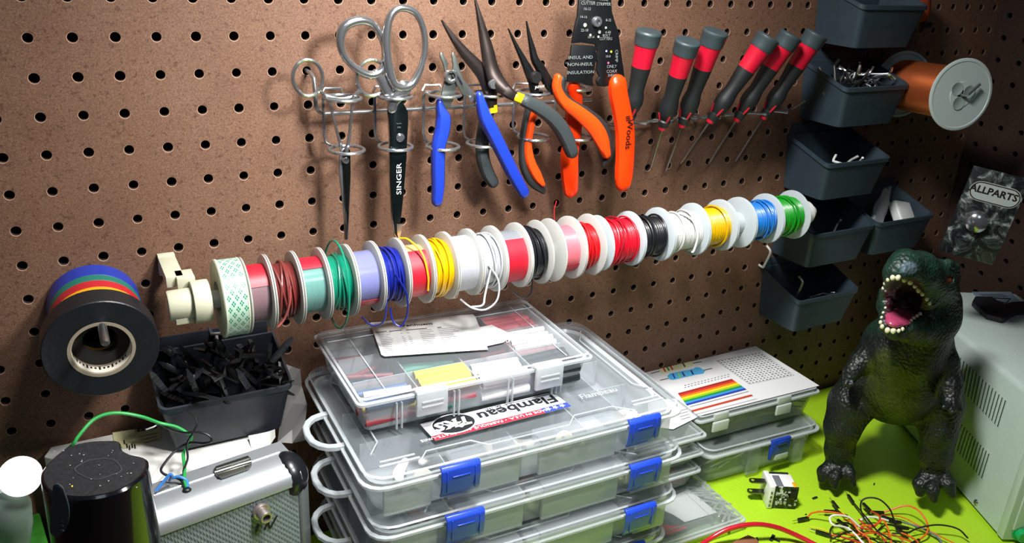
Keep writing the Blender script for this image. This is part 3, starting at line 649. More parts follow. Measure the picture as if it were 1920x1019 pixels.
# small certification print on the lower inside of the core
for k in range(14):
    an = math.radians(-150+k*8.5); u = Vector((1,0,0)); v = ax.cross(u)
    p = o+ax*(L*.55)+(u*math.cos(an)+v*-math.sin(an))*.0194 if False else o+ax*(L*.6)+Vector((math.cos(an)*.0178, 0, math.sin(an)*.0178))
    n_ = Vector((-math.cos(an), 0, -math.sin(an)))
    bm = B(); tang = Vector((-math.sin(an), 0, math.cos(an))); rm = Matrix((tang, ax, n_)).transposed()
    box(bm, p, (.0012, .0022 if k % 3 else .004, .0001), rm); obj('core_print', bm, M['print_black'], tp)
# ======================= grey hanging bins =======================
BIN = mm('bin_plastic', '#2b3942', .5, bump=.1, bscale=900, noise=.12, nscale=60)
BINB = mm('bin_plastic_black', '#1f242c', .45, noise=.15, nscale=60)
def make_bin(name, lab, x, z, m, w=.0975, group=None, D=.0600, H=.060, drop=.0195):
    """x,z: back top left corner; rim slopes down towards the front"""
    t = thing(name, lab, 'storage bin', (x+w/2, 0, z-H))
    bm = B(); th = .0016; fh = H-drop
    def ring(inset, wall, zb, zf, dd):
        # plan outline with rounded front corners
        pts = []; x0, x1 = x+inset+wall, x+w-inset-wall; yb, yf = -.0012-wall, -(D-dd)+wall; r = .006
        pts.append((x0, yb)); 
        for k in range(6): a = PI+PI/2*k/5; pts.append((x0+r+math.cos(a)*r, yf+r+math.sin(a)*r))
        for k in range(6): a = 1.5*PI+PI/2*k/5; pts.append((x1-r+math.cos(a)*r, yf+r+math.sin(a)*r))
        pts.append((x1, yb))
        out = []
        for px_, py_ in pts:
            f = min(1, max(0, -py_/D)); out.append(bm.verts.new((px_, py_, zb+(zf-zb)*f)))
        return out
    zt, zf = z, z-drop; zb = z-H
    rs = [ring(.0085, 0, zb, zb, .007), ring(.0015, 0, zt-.004, zf-.004, .001), ring(0, 0, zt-.004, zf-.004, 0), ring(0, 0, zt, zf, 0), ring(0, th, zt, zf, 0), ring(.0085, th, zb+th, zb+th, .007)]
    for a, c in zip(rs, rs[1:]):
        n = len(a)
        for k in range(n): bm.faces.new((a[k], a[(k+1) % n], c[(k+1) % n], c[k]))
    bm.faces.new(rs[0]); bm.faces.new(rs[-1][::-1])
    obj('body', bm, m, t, angle=50)
    bm = B(); box(bm, (x+w/2, -.0008, z+.004), (w*.9, .0014, .012), bevel=.0004); obj('hanging_lip', bm, m, t)
    return t
BX = [(.6930, .0505, 'topmost grey hanging bin in the column, cut by the top of the picture'),
      (.6925, -.0275, 'grey hanging bin filled with metal peg hooks, second from the top'),
      (.6880, -.1040, 'grey hanging bin with a bent white hook inside, third from the top'),
      (.6880, -.1800, 'grey hanging bin just behind the green wire spool'),
      (.6855, -.2560, 'lowest grey hanging bin of the column, above the bench')]
for x, z, lab in BX: make_bin('hanging_bin', lab, x, z, BIN)
make_bin('hanging_bin', 'grey hanging bin holding a small plastic bag and a white square box', .7880, -.1790, BIN)
make_bin('hanging_bin', 'black hanging bin overflowing with small black plastic clips', .0450, -.2330, BINB, w=.0965)
# ---- peg hooks inside the bins ----
HK = mm('hook_zinc', '#c5c9ca', .28, 1); HKW = mm('hook_white', '#d9dbd8', .4)
def hook(c, rx, ry, rz_, L=.03, m=HK, lab='', group=None, name='peg_hook'):
    bm = B(); a = .009
    P = [(-L/2, 0, a*.9), (-L/2+.001, 0, a*.25), (-L/2+.005, 0, 0), (L/2-.005, 0, 0), (L/2-.0015, 0, .001), (L/2, 0, a)]
    mx = Matrix.Rotation(rz_, 3, 'Z')@Matrix.Rotation(ry, 3, 'Y')@Matrix.Rotation(rx, 3, 'X')
    tube(bm, [Vector(c)+mx@Vector(p) for p in P], .0013, 7, smooth=3)
    return tag(obj(name, bm, m), lab, 'hook', group)
random.seed(11)
for i in range(26):
    hook((.7425+random.uniform(-.033,.033), -.030+random.uniform(-.020,.018), -.046+random.uniform(-.012,.008)), random.uniform(-.6,2.4), random.uniform(-1.0,1.0), random.uniform(0,3.1), random.uniform(.020,.032), HK, 'bent zinc peg hook in the pile filling the second grey bin', 'peg hooks in the second bin')
for p, a in (((.744,-.036,-.135),.3), ((.738,-.040,-.132),1.8), ((.752,-.034,-.137),-.5)):
    hook(p, .9, -.4+a*.2, a, .03, HKW, 'pale bent hook leaning inside the third grey bin', 'pale hooks in the third bin')
hook((.748,-.036,-.212), .5, -.9, .4, .028, HK, 'single bright hook standing in the bin behind the green spool')
hook((.716,-.046,-.218), .2, .1, .2, .028, HK, 'dull hook lying at the front of the bin behind the green spool')
for i in range(5):
    hook((.716+.012*i, -.036-.004*(i % 2), -.292+.003*(i % 3)), 1.4, .1*i-.2, .3*i-.5, .03, HK, 'thin steel hook lying in the lowest grey bin', 'steel hooks in the lowest bin')
hook((.695,-.050,-.268), 0, 1.3, 1.5, .028, HK, 'zinc hook standing upright in the lowest grey bin')
hook((.6815,-.010,-.244), 0, 1.25, 1.57, .026, HKW, 'white hook in the pegboard at the left edge of the lowest bin')
# ---- things in the small side bin ----
bg = thing('small_parts_bag', 'crumpled clear plastic bag of white beads standing in the rightmost grey bin', 'bag', (.815, -.035, -.215))
random.seed(4)
bm = B(); N = 14; rings = []
for zi in range(7):
    t = zi/6; zz = -.222+t*.055; rx = .013*(1-.45*t)+.002*math.sin(zi*2); ry = .008*(1-.75*t)
    rings.append([bm.verts.new((.813+.010*t+rx*math.cos(2*PI*k/N)*(1+random.uniform(-.2,.2)), -.036+ry*math.sin(2*PI*k/N)*(1+random.uniform(-.3,.3)), zz+random.uniform(-.002,.002))) for k in range(N)])
for a, c in zip(rings, rings[1:]):
    for k in range(N): bm.faces.new((a[k], a[(k+1) % N], c[(k+1) % N], c[k]))
bm.faces.new(rings[0]); obj('clear_film', bm, mm('bag_film', '#c9d2d4', .2, alpha=.28), bg)
for i in range(9):
    bm = B(); ball(bm, (.812+random.uniform(-.008,.008), -.036+random.uniform(-.004,.004), -.212+random.uniform(-.006,.012)), .0027, (1,1,1.6), Matrix.Rotation(random.uniform(-1,1), 3, 'Y')); obj('white_bead', bm, mm('bead_white', '#e8e9ea', .3), bg)
bm = B(); box(bm, (.857, -.038, -.2015), (.030, .012, .030), Matrix.Rotation(.22, 3, 'Y')@Matrix.Rotation(-.75, 3, 'X'), bevel=.003, seg=3)
tag(obj('white_box', bm, mm('white_box', '#d5dad8', .4)), 'small white rounded square box leaning in the rightmost grey bin', 'box')
# ---- black clips overflowing the black bin ----
CL = mm('clip_black', '#0e0f12', .4); CLG = mm('clip_grey', '#24272d', .35)
def clip_mesh(kind):
    bm = B()
    if kind == 0:
        box(bm, (0,0,0), (.0045,.0032,.019), bevel=.0004)
        for k in range(5): box(bm, (0,-.0017,-.007+.0034*k), (.0036,.0006,.0012))
        prism(bm, [(-.0022,-.0016,.0095),(.0022,-.0016,.0095),(.0006,-.0016,.0150),(-.0006,-.0016,.0150)], (0,.003,0))
    else:
        box(bm, (0,0,0), (.0028,.0024,.024), bevel=.0003); box(bm, (0,0,.0120), (.010,.0026,.0026), bevel=.0004)
        prism(bm, [(-.005,-.0012,.013),(-.002,-.0012,.013),(-.0062,-.0012,.020)], (0,.0024,0)); prism(bm, [(.005,-.0012,.013),(.002,-.0012,.013),(.0062,-.0012,.020)], (0,.0024,0))
    return bm
src = []
for kind in (0, 1):
    for mt_ in ((CL, CLG) if kind == 0 else (CL,)):
        bm = clip_mesh(kind); o = obj('cable_clip', bm, mt_); tag(o, 'small black plastic clip in the heap in the black bin', 'clip', 'plastic clips heaped in the black bin'); src.append(o)
random.seed(21)
first = list(src)
def place_clip(o, c, e):
    o.location = c; o.rotation_euler = e
special = [((.0520,-.048,-.244),(.15,-.45,.2),1), ((.073,-.050,-.2505),(.1,-.25,.1),1), ((.128,-.050,-.235),(.2,.75,.3),1), ((.108,-.058,-.248),(.3,-.45,.2),1), ((.126,-.040,-.234),(.1,-1.2,.3),2), ((.093,-.057,-.2535),(.25,-.3,.2),2), ((.098,-.040,-.234),(0,-.35,.4),1)]
for i in range(46):
    if i < len(special): c, e, k = special[i]
    else:
        c = (random.uniform(.058,.130), random.uniform(-.050,-.014), -.262+random.uniform(0,.022)+(.006 if i % 5 == 0 else 0)); e = (random.uniform(-1.4,1.4), random.uniform(-1.5,1.5), random.uniform(0,6)); k = random.choice((0,0,2,2,1))
    if first and src[k] in first: o = src[k]; first.remove(o)
    else: o = src[k].copy(); COL.objects.link(o)
    place_clip(o, c, e)
for o in first: place_clip(o, (.09,-.03,-.265), (.4,.8,1))
# ---- copper wire spool at upper right ----
cs = thing('copper_wire_spool', 'large white spool of shiny copper magnet wire on a peg at upper right', 'wire spool', (.80, -.06, -.05))
o0 = Vector(W(1690, 158, .022)); o1 = Vector(W(1803, 178, .110)); ax = (o1-o0).normalized(); L = (o1-o0).length
CW = mat('copper_wire', '#cc6c3c', .33, .82); nt = CW.node_tree; b = nt.nodes['Principled BSDF']
tc = nt.nodes.new('ShaderNodeTexCoord'); 
bm = B(); prof = [(.010,.0022)]; n = 70
for i in range(n):
    for t in (0, .5): prof.append((.0262-(.0003 if t == 0 else 0), .0022+(L-.0044)*(i+t)/n))
prof += [(.0262, L-.0022), (.010, L-.0022)]; lathe(bm, prof, o0, ax, 56, closed=True); obj('copper_winding', bm, CW, cs)
FL = mm('spool_flange', '#a9b6b2', .45)
for h in (0, L-.0022):
    bm = B(); lathe(bm, [(.0045,h),(.0345,h),(.0355,h+.0006),(.0355,h+.0016),(.0345,h+.0022),(.0325,h+.0022 if h else h+.0022),(.0320,h+.0016),(.013,h+.0016),(.0125,h+.0022),(.0045,h+.0022)], o0, ax, 64, closed=True); fo = obj('flange', bm, FL, cs)
u = ax.orthogonal().normalized(); v = ax.cross(u)
for k in range(3):
    an = 2*PI*k/3+.6; dd = u*math.cos(an)+v*math.sin(an); bm = B(); lathe(bm, [(0,L-.0004),(.0062,L-.0004),(.0066,L-.0002),(.0066,L+.0003),(.0058,L+.0003),(.0055,L+.0001),(0,L+.0001)], o0+dd*.0085, ax, 18); obj('flange_recess', bm, mm('flange_shadow', '#869490', .6), cs)
pk = thing('peg_hook', 'steel hook passing through the copper wire spool', 'hook', o0)
bm = B(); tube(bm, [o0-ax*.03+Vector((0,0,0)), o0, o1+ax*.004, o1+ax*.007+Vector((.001,0,.001)), W(1837, 158, .118)], .0016, 8); obj('shaft', bm, WIREM, pk)
# ---- hooks and hanging packet on the right-hand wall ----
def wall_hook(c1, lab, L, drop=0):
    # c1 on the right wall; hook reaches to -x
    bm = B(); c1 = Vector(c1)
    tube(bm, [c1+Vector((.008,0,0)), c1, c1+Vector((-.004,0,-.002)), c1+Vector((-L*.6,0,-.003)), c1+Vector((-L,0,-.003)), c1+Vector((-L-.003,0,0)), c1+Vector((-L-.004,0,.010))], .0014, 8, smooth=3)
    tube(bm, [c1+Vector((0,0,-.0254))+Vector((.004,0,0)), c1+Vector((-.003,0,-.022)), c1+Vector((-.004,0,-.003))], .0014, 7)
    return tag(obj('wall_hook', bm, mm('dull_wire', '#6e6a66', .4, .9)), lab, 'hook')
a = XP(1920, 292, 1.0); e = XP(1752, 308, .90)
wall_hook((1, -.20, -.0660), 'dull wire hook on the side wall above the hanging camouflage packet', .085)
wall_hook((1, -.165, -.0270), 'dull double hook on the side wall just right of the copper spool', .062)
pkc = [Vector(p) for p in (W(1826,311,.155), W(1934,338,.195), W(1884,521,.195), W(1786,475,.155))]
pk_ = thing('hanging_packet', 'grey camouflage patterned parts packet with an oval logo and a metal knob', 'packet', (pkc[2]+pkc[3])/2)
xd = (pkc[1]-pkc[0]).normalized(); yd = (pkc[0]-pkc[3]); yd = (yd-xd*yd.dot(xd)).normalized(); nn = xd.cross(yd).normalized()
Wp = (pkc[1]-pkc[0]).length; Hp = (pkc[0]-pkc[3]).length
cm = bpy.data.materials.new('camouflage_card'); cm.use_nodes = True; nt = cm.node_tree; b = nt.nodes['Principled BSDF']
tc = nt.nodes.new('ShaderNodeTexCoord'); nz = nt.nodes.new('ShaderNodeTexNoise'); nz.inputs['Scale'].default_value = 75; nz.inputs['Detail'].default_value = 6; nz.inputs['Roughness'].default_value = .65; nz.inputs['Distortion'].default_value = .6
rp = nt.nodes.new('ShaderNodeValToRGB'); e_ = rp.color_ramp.elements; e_[0].position = .46; e_[0].color = lin('#101416')+(1,); e_[1].position = .68; e_[1].color = lin('#a5aead')+(1,)
k_ = e_.new(.54); k_.color = lin('#39423f')+(1,)
nt.links.new(tc.outputs['Object'], nz.inputs['Vector']); nt.links.new(nz.outputs['Fac'], rp.inputs['Fac']); nt.links.new(rp.outputs['Color'], b.inputs['Base Color']); b.inputs['Roughness'].default_value = .35
def PL(u, v, h=0): return pkc[0]+xd*u+yd*-v+nn*h
bm = B(); prism(bm, [PL(0,0), PL(Wp,0), PL(Wp,Hp*.97), PL(Wp*.97,Hp), PL(.02*Wp,Hp), PL(0,Hp*.97)], nn*-.002, .0003); obj('card', bm, cm, pk_)
def stadium(u0, v0, u1, v1, h, t=.0002):
    r = (v1-v0)/2; pts = []
    for k in range(13): a = PI/2+PI*k/12; pts.append(PL(u0+r+math.cos(a)*r, v0+r-math.sin(a)*r, h))
    for k in range(13): a = -PI/2+PI*k/12; pts.append(PL(u1-r+math.cos(a)*r, v0+r-math.sin(a)*r, h))
    bm = B(); prism(bm, pts, nn*t); return bm
obj('logo_border', stadium(.004, .012, Wp-.001, .032, .0002), mm('logo_rim', '#9aa39f', .5), pk_)
obj('logo_border', stadium(.0047, .0127, Wp-.0017, .0313, .0004), M['print_black'], pk_)
obj('logo_field', stadium(.0057, .0137, Wp-.0027, .0303, .0006), M['logo_rim'], pk_)
text('lettering', 'ALLPARTS', PL(Wp*.5,.0205,.0009), xd, yd, .0094, M['print_black'], pk_, sx=1.0, bold=.0003)
bm = B(); c = PL(Wp*.42, .052, .001); lathe(bm, [(0,.009),(.006,.0085),(.0095,.006),(.0105,.002),(.0115,0)], c, nn, 24); obj('metal_knob', bm, CHROME, pk_)
# ---- orange handled thing behind the top bin ----
ot = thing('orange_handle_tool', 'tool with an orange handle and black end behind the topmost grey bin', 'tool', W(1728, 60, .03))
bm = B(); tube(bm, [W(1722,-30,.03), W(1722,20,.03), W(1722,36,.03)], [.012,.012,.010], 16); obj('handle', bm, mm('rust_orange', '#8c3a1c', .5), ot)
bm = B(); tube(bm, [W(1722,38,.03), W(1718,60,.03)], [.009,.006], 14); tube(bm, [W(1718,52,.03), W(1744,46,.03)], .003, 10); obj('black_end', bm, BLK, ot)
# ======================= clear organiser boxes =======================
PP = mm('clear_plastic', '#b9c2c7', .28, alpha=.46, spec=.6)
PPD = mm('clear_plastic_lid', '#bcc6cc', .2, alpha=.17, spec=.6)
PPR = mm('frosted_edge', '#c8d0d4', .3, alpha=.60)
PPG = mm('frosted_grey_green', '#a2afa8', .3, alpha=.36)
LB = mm('latch_blue', '#2347c8', .35, coat=.2)
def rrect(x0, x1, y0, y1, z, r, n=5):
    out = []
    for cx, cy, a0 in ((x0+r,y0+r,PI), (x1-r,y0+r,1.5*PI), (x1-r,y1-r,0), (x0+r,y1-r,.5*PI)):
        for k in range(n): a = a0+PI/2*k/(n-1); out.append(Vector((cx+r*math.cos(a), cy+r*math.sin(a), z)))
    return out
def shell(bm, rings, caps=(True, True), mats=None):
    V = [[bm.verts.new(p) for p in r] for r in rings]
    for i, (a, c) in enumerate(zip(V, V[1:])):
        n = len(a)
        for k in range(n):
            f = bm.faces.new((a[k], a[(k+1) % n], c[(k+1) % n], c[k]))
            if mats: f.material_index = mats[i]
    if caps[0]: bm.faces.new(V[0][::-1])
    if caps[1]: bm.faces.new(V[-1])
    return bm
class Frame:
    """local box frame: x right, y away, turned by yaw about its centre"""
    def __init__(s, cx, cy, yaw): s.m = Matrix.Translation((cx, cy, 0))@Matrix.Rotation(yaw, 4, 'Z')
    def put(s, name, bm, m, parent, **k):
        bmesh.ops.transform(bm, matrix=s.m, verts=bm.verts); return obj(name, bm, m, parent, **k)
    def p(s, x, y, z): return s.m@Vector((x, y, z))
    def d(s, x, y, z): return s.m.to_3x3()@Vector((x, y, z))
def tray(fr, name, t, w, d, zb, zt, inset, r, m, th=.0012, rim=True):
    w2, d2 = w/2, d/2; bm = B()
    o = lambda z, i: rrect(-w2+i, w2-i, -d2+i, d2-i, z, r)
    R = [o(zb, inset+.002), o(zb+.002, inset), o(zt-.003, .0), o(zt-.003, -.0012), o(zt, -.0012), o(zt, th), o(zb+th+.001, inset+th), o(zb+th, inset+th+.001)]
    shell(bm, R, mats=[0,0,1,1,1,0,0]); return fr.put(name, bm, [m, PPR], t, angle=30)
def lid(fr, name, t, w, d, z0, z1, r, m, recess=.0, lip=.003, th=.0012, rin=.012):
    w2, d2 = w/2, d/2; bm = B()
    o = lambda z, i, rr=r: rrect(-w2+i, w2-i, -d2+i, d2-i, z, rr)
    R = [o(z0, -.0006), o(z0, -lip), o(z0+.0018, -lip), o(z0+.0022, 0)]
    mt_ = [1,1,1]
    if recess: R += [o(z1-.001, .0004), o(z1, .0016), o(z1, rin), o(z1-recess, rin+.0015)]; mt_ += [0,1,0,1]
    else: R += [o(z1-.001, .0004), o(z1, .0016)]; mt_ += [0,1]
    R += [o(R[-1][0].z-th, rin+.002 if recess else .003)]; mt_ += [0]
    bm2 = shell(bm, R, caps=(False, True), mats=mt_)
    # outer top face already closed by caps: inner skin
    return fr.put(name, bm2, [m, PPR], t, angle=30)
def latch_blue(fr, t, x, yf, zc, w=.030, h=.026):
    bm = B()
    prof = [(-.0005, h*.42), (-.004, h*.46), (-.0062, h*.36), (-.0066, h*.05), (-.0056, -h*.34), (-.0040, -h*.5), (-.0022, -h*.5), (-.0040, -h*.3), (-.0048, .0), (-.0042, h*.3)]
    for sx in (0,):
        prism(bm, [(x-w/2, yf+a, zc+b) for a, b in prof], (w, 0, 0), .0006)
    box(bm, (x, yf-.0067, zc+h*.14), (w*.46, .0008, .0012), bevel=.0003)
    for s in (-1, 1): box(bm, (x+s*w*.36, yf-.0066, zc), (.0009, .0008, h*.7), Matrix.Rotation(0, 3, 'Y'), bevel=.0003)
    return fr.put('latch', bm, LB, t, angle=50)
def flambeau(lab, cx, cy, w, d, zr, zb, yaw, lidh=.008, first=False, content=None):
    fr = Frame(cx, cy, yaw); t = thing('tackle_box', lab, 'organizer box', (cx, cy, zb))
    h = zr-zb
    tray(fr, 'body', t, w-.010, d-.010, zb+.0005, zr, .006, .014, PP)
    lid(fr, 'lid', t, w, d, zr-.001, zr+lidh, .016, PPD, recess=.0025, lip=.0022, rin=.014)
    w2, d2 = w/2, d/2
    # raised outer frame lines and hexagonal recess of the lid
    bm = B(); zt = zr+lidh
    hexo = [(-w2+.040,-d2+.008), (-w2+.050,-d2+.020), (-w2+.085,-d2+.020), (-w2+.095,-d2+.010), (w2-.105,-d2+.010), (w2-.095,-d2+.020), (w2-.06,-d2+.020), (w2-.045,-d2+.008)]
    tube(bm, [(x, y, zt-.0004) for x, y in hexo], .0006, 6)
    for s in (-1, 1):
        tube(bm, [(s*(w2-.012), -d2+.03, zt), (s*(w2-.022), -d2+.045, zt-.001), (s*(w2-.022), d2-.04, zt-.001), (s*(w2-.012), d2-.025, zt)], .0006, 6)
        box(bm, (s*(w2-.028), -d2+.014, zt+.0002), (.030, .0022, .0008), bevel=.0002); box(bm, (s*(w2-.028), -d2+.019, zt+.0002), (.026, .0018, .0008), bevel=.0002)
    fr.put('lid_ribs', bm, PPR, t)
    # centre pad and hinge nub at the front
    bm = B(); box(bm, (.035, -d2+.006, zt-.002), (.075, .018, .006), bevel=.002); box(bm, (-.045, -d2+.006, zt-.002), (.055, .018, .005), bevel=.002); box(bm, (-.008, -d2+.002, zt-.003), (.012, .010, .004), bevel=.001)
    fr.put('front_pads', bm, PPD, t)
    # front skirt panels of the body
    bm = B()
    for x, ww in ((-w2+.030, .036), (w2-.028, .032), (-.045, .058), (.035, .070)):
        box(bm, (x, -d2+.004, zr-h*.45), (ww, .0035, h*.72), bevel=.0012)
    fr.put('front_panels', bm, PP, t)
    for x in (-w2+.066, w2-.045): latch_blue(fr, t, x, -d2-.001, zr-.003)
    # carrying loops on the short side
    for y in (-.004,) :
        bm = B(); zz = zr+.001
        loop = [(-w2+.001, y-.023), (-w2-.010, y-.021), (-w2-.0185, y-.010), (-w2-.0185, y+.010), (-w2-.010, y+.021), (-w2+.001, y+.023)]
        q = [(Vector((a, b, zz))) for a, b in loop]
        ribbon(bm, q, [.0024]*6, .0022, (0,0,1), seg=8, smooth=2, power=5, rnd=False); fr.put('side_loop', bm, PPR, t)
    # inner dividers
    bm = B()
    for x in (-.07, -.01, .05, .09): box(bm, (x, 0, zb+h*.45), (.0012, d-.024, h*.75))
    for y in (-.02, .025): box(bm, (0, y, zb+h*.45), (w-.03, .0012, h*.75))
    fr.put('divider', bm, PP, t)
    return fr, t
fl = [flambeau('uppermost large clear tackle box, carrying the printed sticker on its lid', .2950, -.0968, .2690, .1700, -.277, -.3092, -.022),
      flambeau('second large clear tackle box from the top of the blue-latched pile', .2985, -.1010, .2690, .1700, -.317, -.3492, -.026),
      flambeau('third large clear tackle box from the top of the blue-latched pile', .2960, -.1050, .2690, .1700, -.357, -.3892, -.022),
      flambeau('lowest clear tackle box with amber items inside, resting on the bench', .2960, -.1060, .2600, .1650, -.397, -.4445, -.018)]
# sticker on the lid of the uppermost box
fr, t0 = fl[0]; zt = -.2691
st = thing('brand_sticker', 'white, red and blue brand sticker lying upside down on the uppermost tackle box', 'sticker', Z(930, 780, zt+.0005))
P0 = Z(1035, 736, zt+.0003); P1 = Z(790, 795, zt+.0003); P2 = Z(1068, 764, zt+.0003); P3 = Z(814, 833, zt+.0003)
Q0, Q1 = P0, P1
sxd = (P1-P0).normalized(); L_ = ((P1-P0).length+(P3-P2).length)/2; syd = ((P2-P0)+(P3-P1)); syd = (syd-sxd*syd.dot(sxd)).normalized(); H_ = abs((P2-P0).dot(syd))
def SP(u, v, h=0): return P0+sxd*(u*L_)+syd*(v*H_)+Vector((0,0,h))
def quad(u0, u1, v0, v1, h, t=.0001, sk=0):
    bm = B(); prism(bm, [SP(u0+sk*v0, v0, h), SP(u1+sk*v0, v0, h), SP(u1+sk*v1, v1, h), SP(u0+sk*v1, v1, h)], (0,0,t)); return bm
obj('sticker_base', quad(-.005, 1.0, 0, 1, .0002, sk=-.015), mm('sticker_white', '#c3c8ce', .4), st)
obj('red_band', quad(.19, 1.0, .76, 1.0, .0004, sk=-.015), mm('sticker_red', '#cc2438', .4), st)
obj('blue_band', quad(-.005, .20, .74, 1.0, .0005, sk=-.015), mm('sticker_blue', '#3446b4', .4), st)
obj('black_edge', quad(-.005, 1.0, -.03, .015, .0005), M['print_black'], st)
for k in range(3):
    bm = B(); c = SP(.035+.055*k, .86, .0007); pts = []
    for j in range(10):
        r_s = .0028 if j % 2 == 0 else .0012; a = PI/2+j*PI/5; pts.append(c+sxd*math.cos(a)*r_s+syd*math.sin(a)*r_s)
    prism(bm, pts, (0,0,.0001)); obj('star', bm, mm('sticker_print_white', '#f4f6f8', .4), st)
N3 = Vector((0,0,1))
# seen from the wall side the sticker reads the right way up
tx, ty = sxd, syd
if tx.cross(ty).z < 0: pass
text('lettering', 'Flambeau', SP(.318, .36, .0006), sxd, syd, .0150, mm('sticker_ink', '#15181c', .5), st, sx=1.24, bold=.00035)
text('lettering', 'MADE IN U.S.A. \u2022 FABRIQU\u00c9 AUX \u00c9TATS-UNIS', SP(.605, .875, .0007), sxd, syd, .0043, M['sticker_print_white'], st, sx=1.26)
text('lettering', 'Est. 1947', SP(.48, .10, .0006), sxd, syd, .0040, M['sticker_ink'], st)
text('lettering', '\u00ae', SP(.565, .42, .0006), sxd, syd, .0040, M['sticker_ink'], st)
obj('printed_line', quad(.02, .40, .085, .10, .0005), M['sticker_ink'], st)
bm = B(); cc = SP(.80, .42, .0004)
for rx, ry, hh, mt_ in ((.0180,.0132,.0004,'sticker_print_white'), (.0168,.0120,.0006,'sticker_ink')):
    bm = B(); prism(bm, [cc+sxd*math.cos(2*PI*k/40)*rx+syd*math.sin(2*PI*k/40)*ry+N3*hh*.6 for k in range(40)], (0,0,.0001)); obj('logo_oval', bm, M[mt_], st)
text('logo_letters', 'TKS', cc+N3*.0009, sxd, syd, .0150, M['sticker_print_white'], st, sx=1.15, bold=.0005, shear=.2)
bm = B(); random.seed(3)
for k in range(10):
    p = cc+sxd*random.uniform(-.012,.012)+syd*random.uniform(-.006,.006)+N3*.0009
    a = random.uniform(-.5,.5); prism(bm, [p, p+sxd*.006*math.cos(a)+syd*.006*math.sin(a), p+sxd*.003+syd*.0022], (0,0,.00012))
obj('logo_shards', bm, M['sticker_print_white'], st)
text('embossed_name', 'Flambeau', Z(1122, 738, zt+.0004), fr.d(1,0,0), fr.d(0,1,0), .0095, PPR, t0, extrude=.0003)
# small plastic parts dimly seen in the tackle boxes
BEIGE = [mm('part_beige', '#c9c4ab', .5), mm('part_ivory', '#dedbcf', .5), mm('part_brown', '#6a4c33', .5), mm('part_dark', '#3a3c3c', .5)]
random.seed(8)
for bi, (n, lab) in enumerate(((14, 'ivory plastic fitting inside the uppermost tackle box'), (8, 'dim plastic part inside the second tackle box'), (8, 'dim plastic part inside the third tackle box'))):
    frb = fl[bi][0]; zb = (-.3092, -.3492, -.3892)[bi]
    for i in range(n):
        bm = B(); x = random.uniform(-.11, .115); y = random.uniform(-.070, -.030)
        if i % 2: lathe(bm, [(.003,-.0015),(.0075,-.0015),(.0080,0),(.0075,.0015),(.003,.0015)], (0,0,0), (0,1,.4), 18, closed=True)
        else: ribbon(bm, [(-.011,0,0),(-.002,.002,0),(.012,-.002,.001)], [.003,.0045,.003], .0022, (0,0,1), smooth=3)
        bmesh.ops.transform(bm, matrix=Matrix.Translation((x, y, zb+.012))@Matrix.Rotation(random.uniform(0,3), 4, 'Z'), verts=bm.verts)
        bmesh.ops.transform(bm, matrix=frb.m, verts=bm.verts)
        tag(obj('plastic_fitting', bm, BEIGE[1 if i % 3 else 0] if bi == 0 else BEIGE[i % 4]), lab, 'plastic part', 'fittings in tackle box '+('one','two','three')[bi])
for i in range(7):
    bm = B(); box(bm, (0,0,0), (.016,.010,.010), bevel=.002)
    bmesh.ops.transform(bm, matrix=fl[3][0].m@Matrix.Translation((.020+.017*i-.02, -.062+.003*(i % 2), -.434))@Matrix.Rotation(.5*i, 4, 'Z'), verts=bm.verts)
    tag(obj('amber_block', bm, mm('amber', '#c98f2a', .4)), 'amber plastic block inside the lowest tackle box', 'plastic part', 'amber blocks in the lowest tackle box')
# ======================= top box with heat-shrink tubing =======================
cx, cy = .2700, -.0715; fr = Frame(cx, cy, -.020); zb = -.2685; zr = -.2410
tb = thing('compartment_box', 'clear compartment box of coloured heat shrink tubing on top of the tackle boxes', 'organizer box', (cx, cy, zb))
w, d = .1960, .1180
tray(fr, 'body', tb, w-.006, d-.006, zb, zr, .0035, .004, PP)
lid(fr, 'lid', tb, w, d, zr-.0005, zr+.0050, .005, PPD, lip=.0018)
bm = B(); w2, d2 = w/2, d/2
DX = [-.048, 0.0, .048]; DY = [-.020, .018]
for x in DX: box(bm, (x, 0, (zb+zr)/2-.001), (.0011, d-.014, zr-zb-.004))
for y in DY: box(bm, (0, y, (zb+zr)/2-.001), (w-.014, .0011, zr-zb-.004))
fr.put('divider', bm, PP, tb)
bm = B(); zt = zr+.005
for s in (-1, 1): tube(bm, [(s*(w2-.022), -d2+.004, zt), (s*(w2-.022), d2-.004, zt)], .0005, 6)
tube(bm, [(-w2+.004, d2-.022, zt), (w2-.004, d2-.022, zt)], .0005, 6)
for x in (-.070,-.066,-.024,-.020,.022,.026,.062,.066,.070): box(bm, (x, -d2+.0005, zb+.013), (.0012, .0025, .022), bevel=.0003)
fr.put('ribs', bm, PPR, tb)
for x in (-.0440, .0560):
    bm = B(); box(bm, (x, -d2-.0040, zr-.0060), (.025, .0035, .020), bevel=.0012); box(bm, (x, -d2-.0060, zr-.004), (.017, .001, .0012)); box(bm, (x, -d2-.0060, zr-.008), (.017, .001, .0012)); box(bm, (x, -d2-.001, zr+.0035), (.025, .008, .003), bevel=.0008)
    fr.put('latch', bm, mm('latch_clear', '#c9d0d3', .3, alpha=.7), tb)
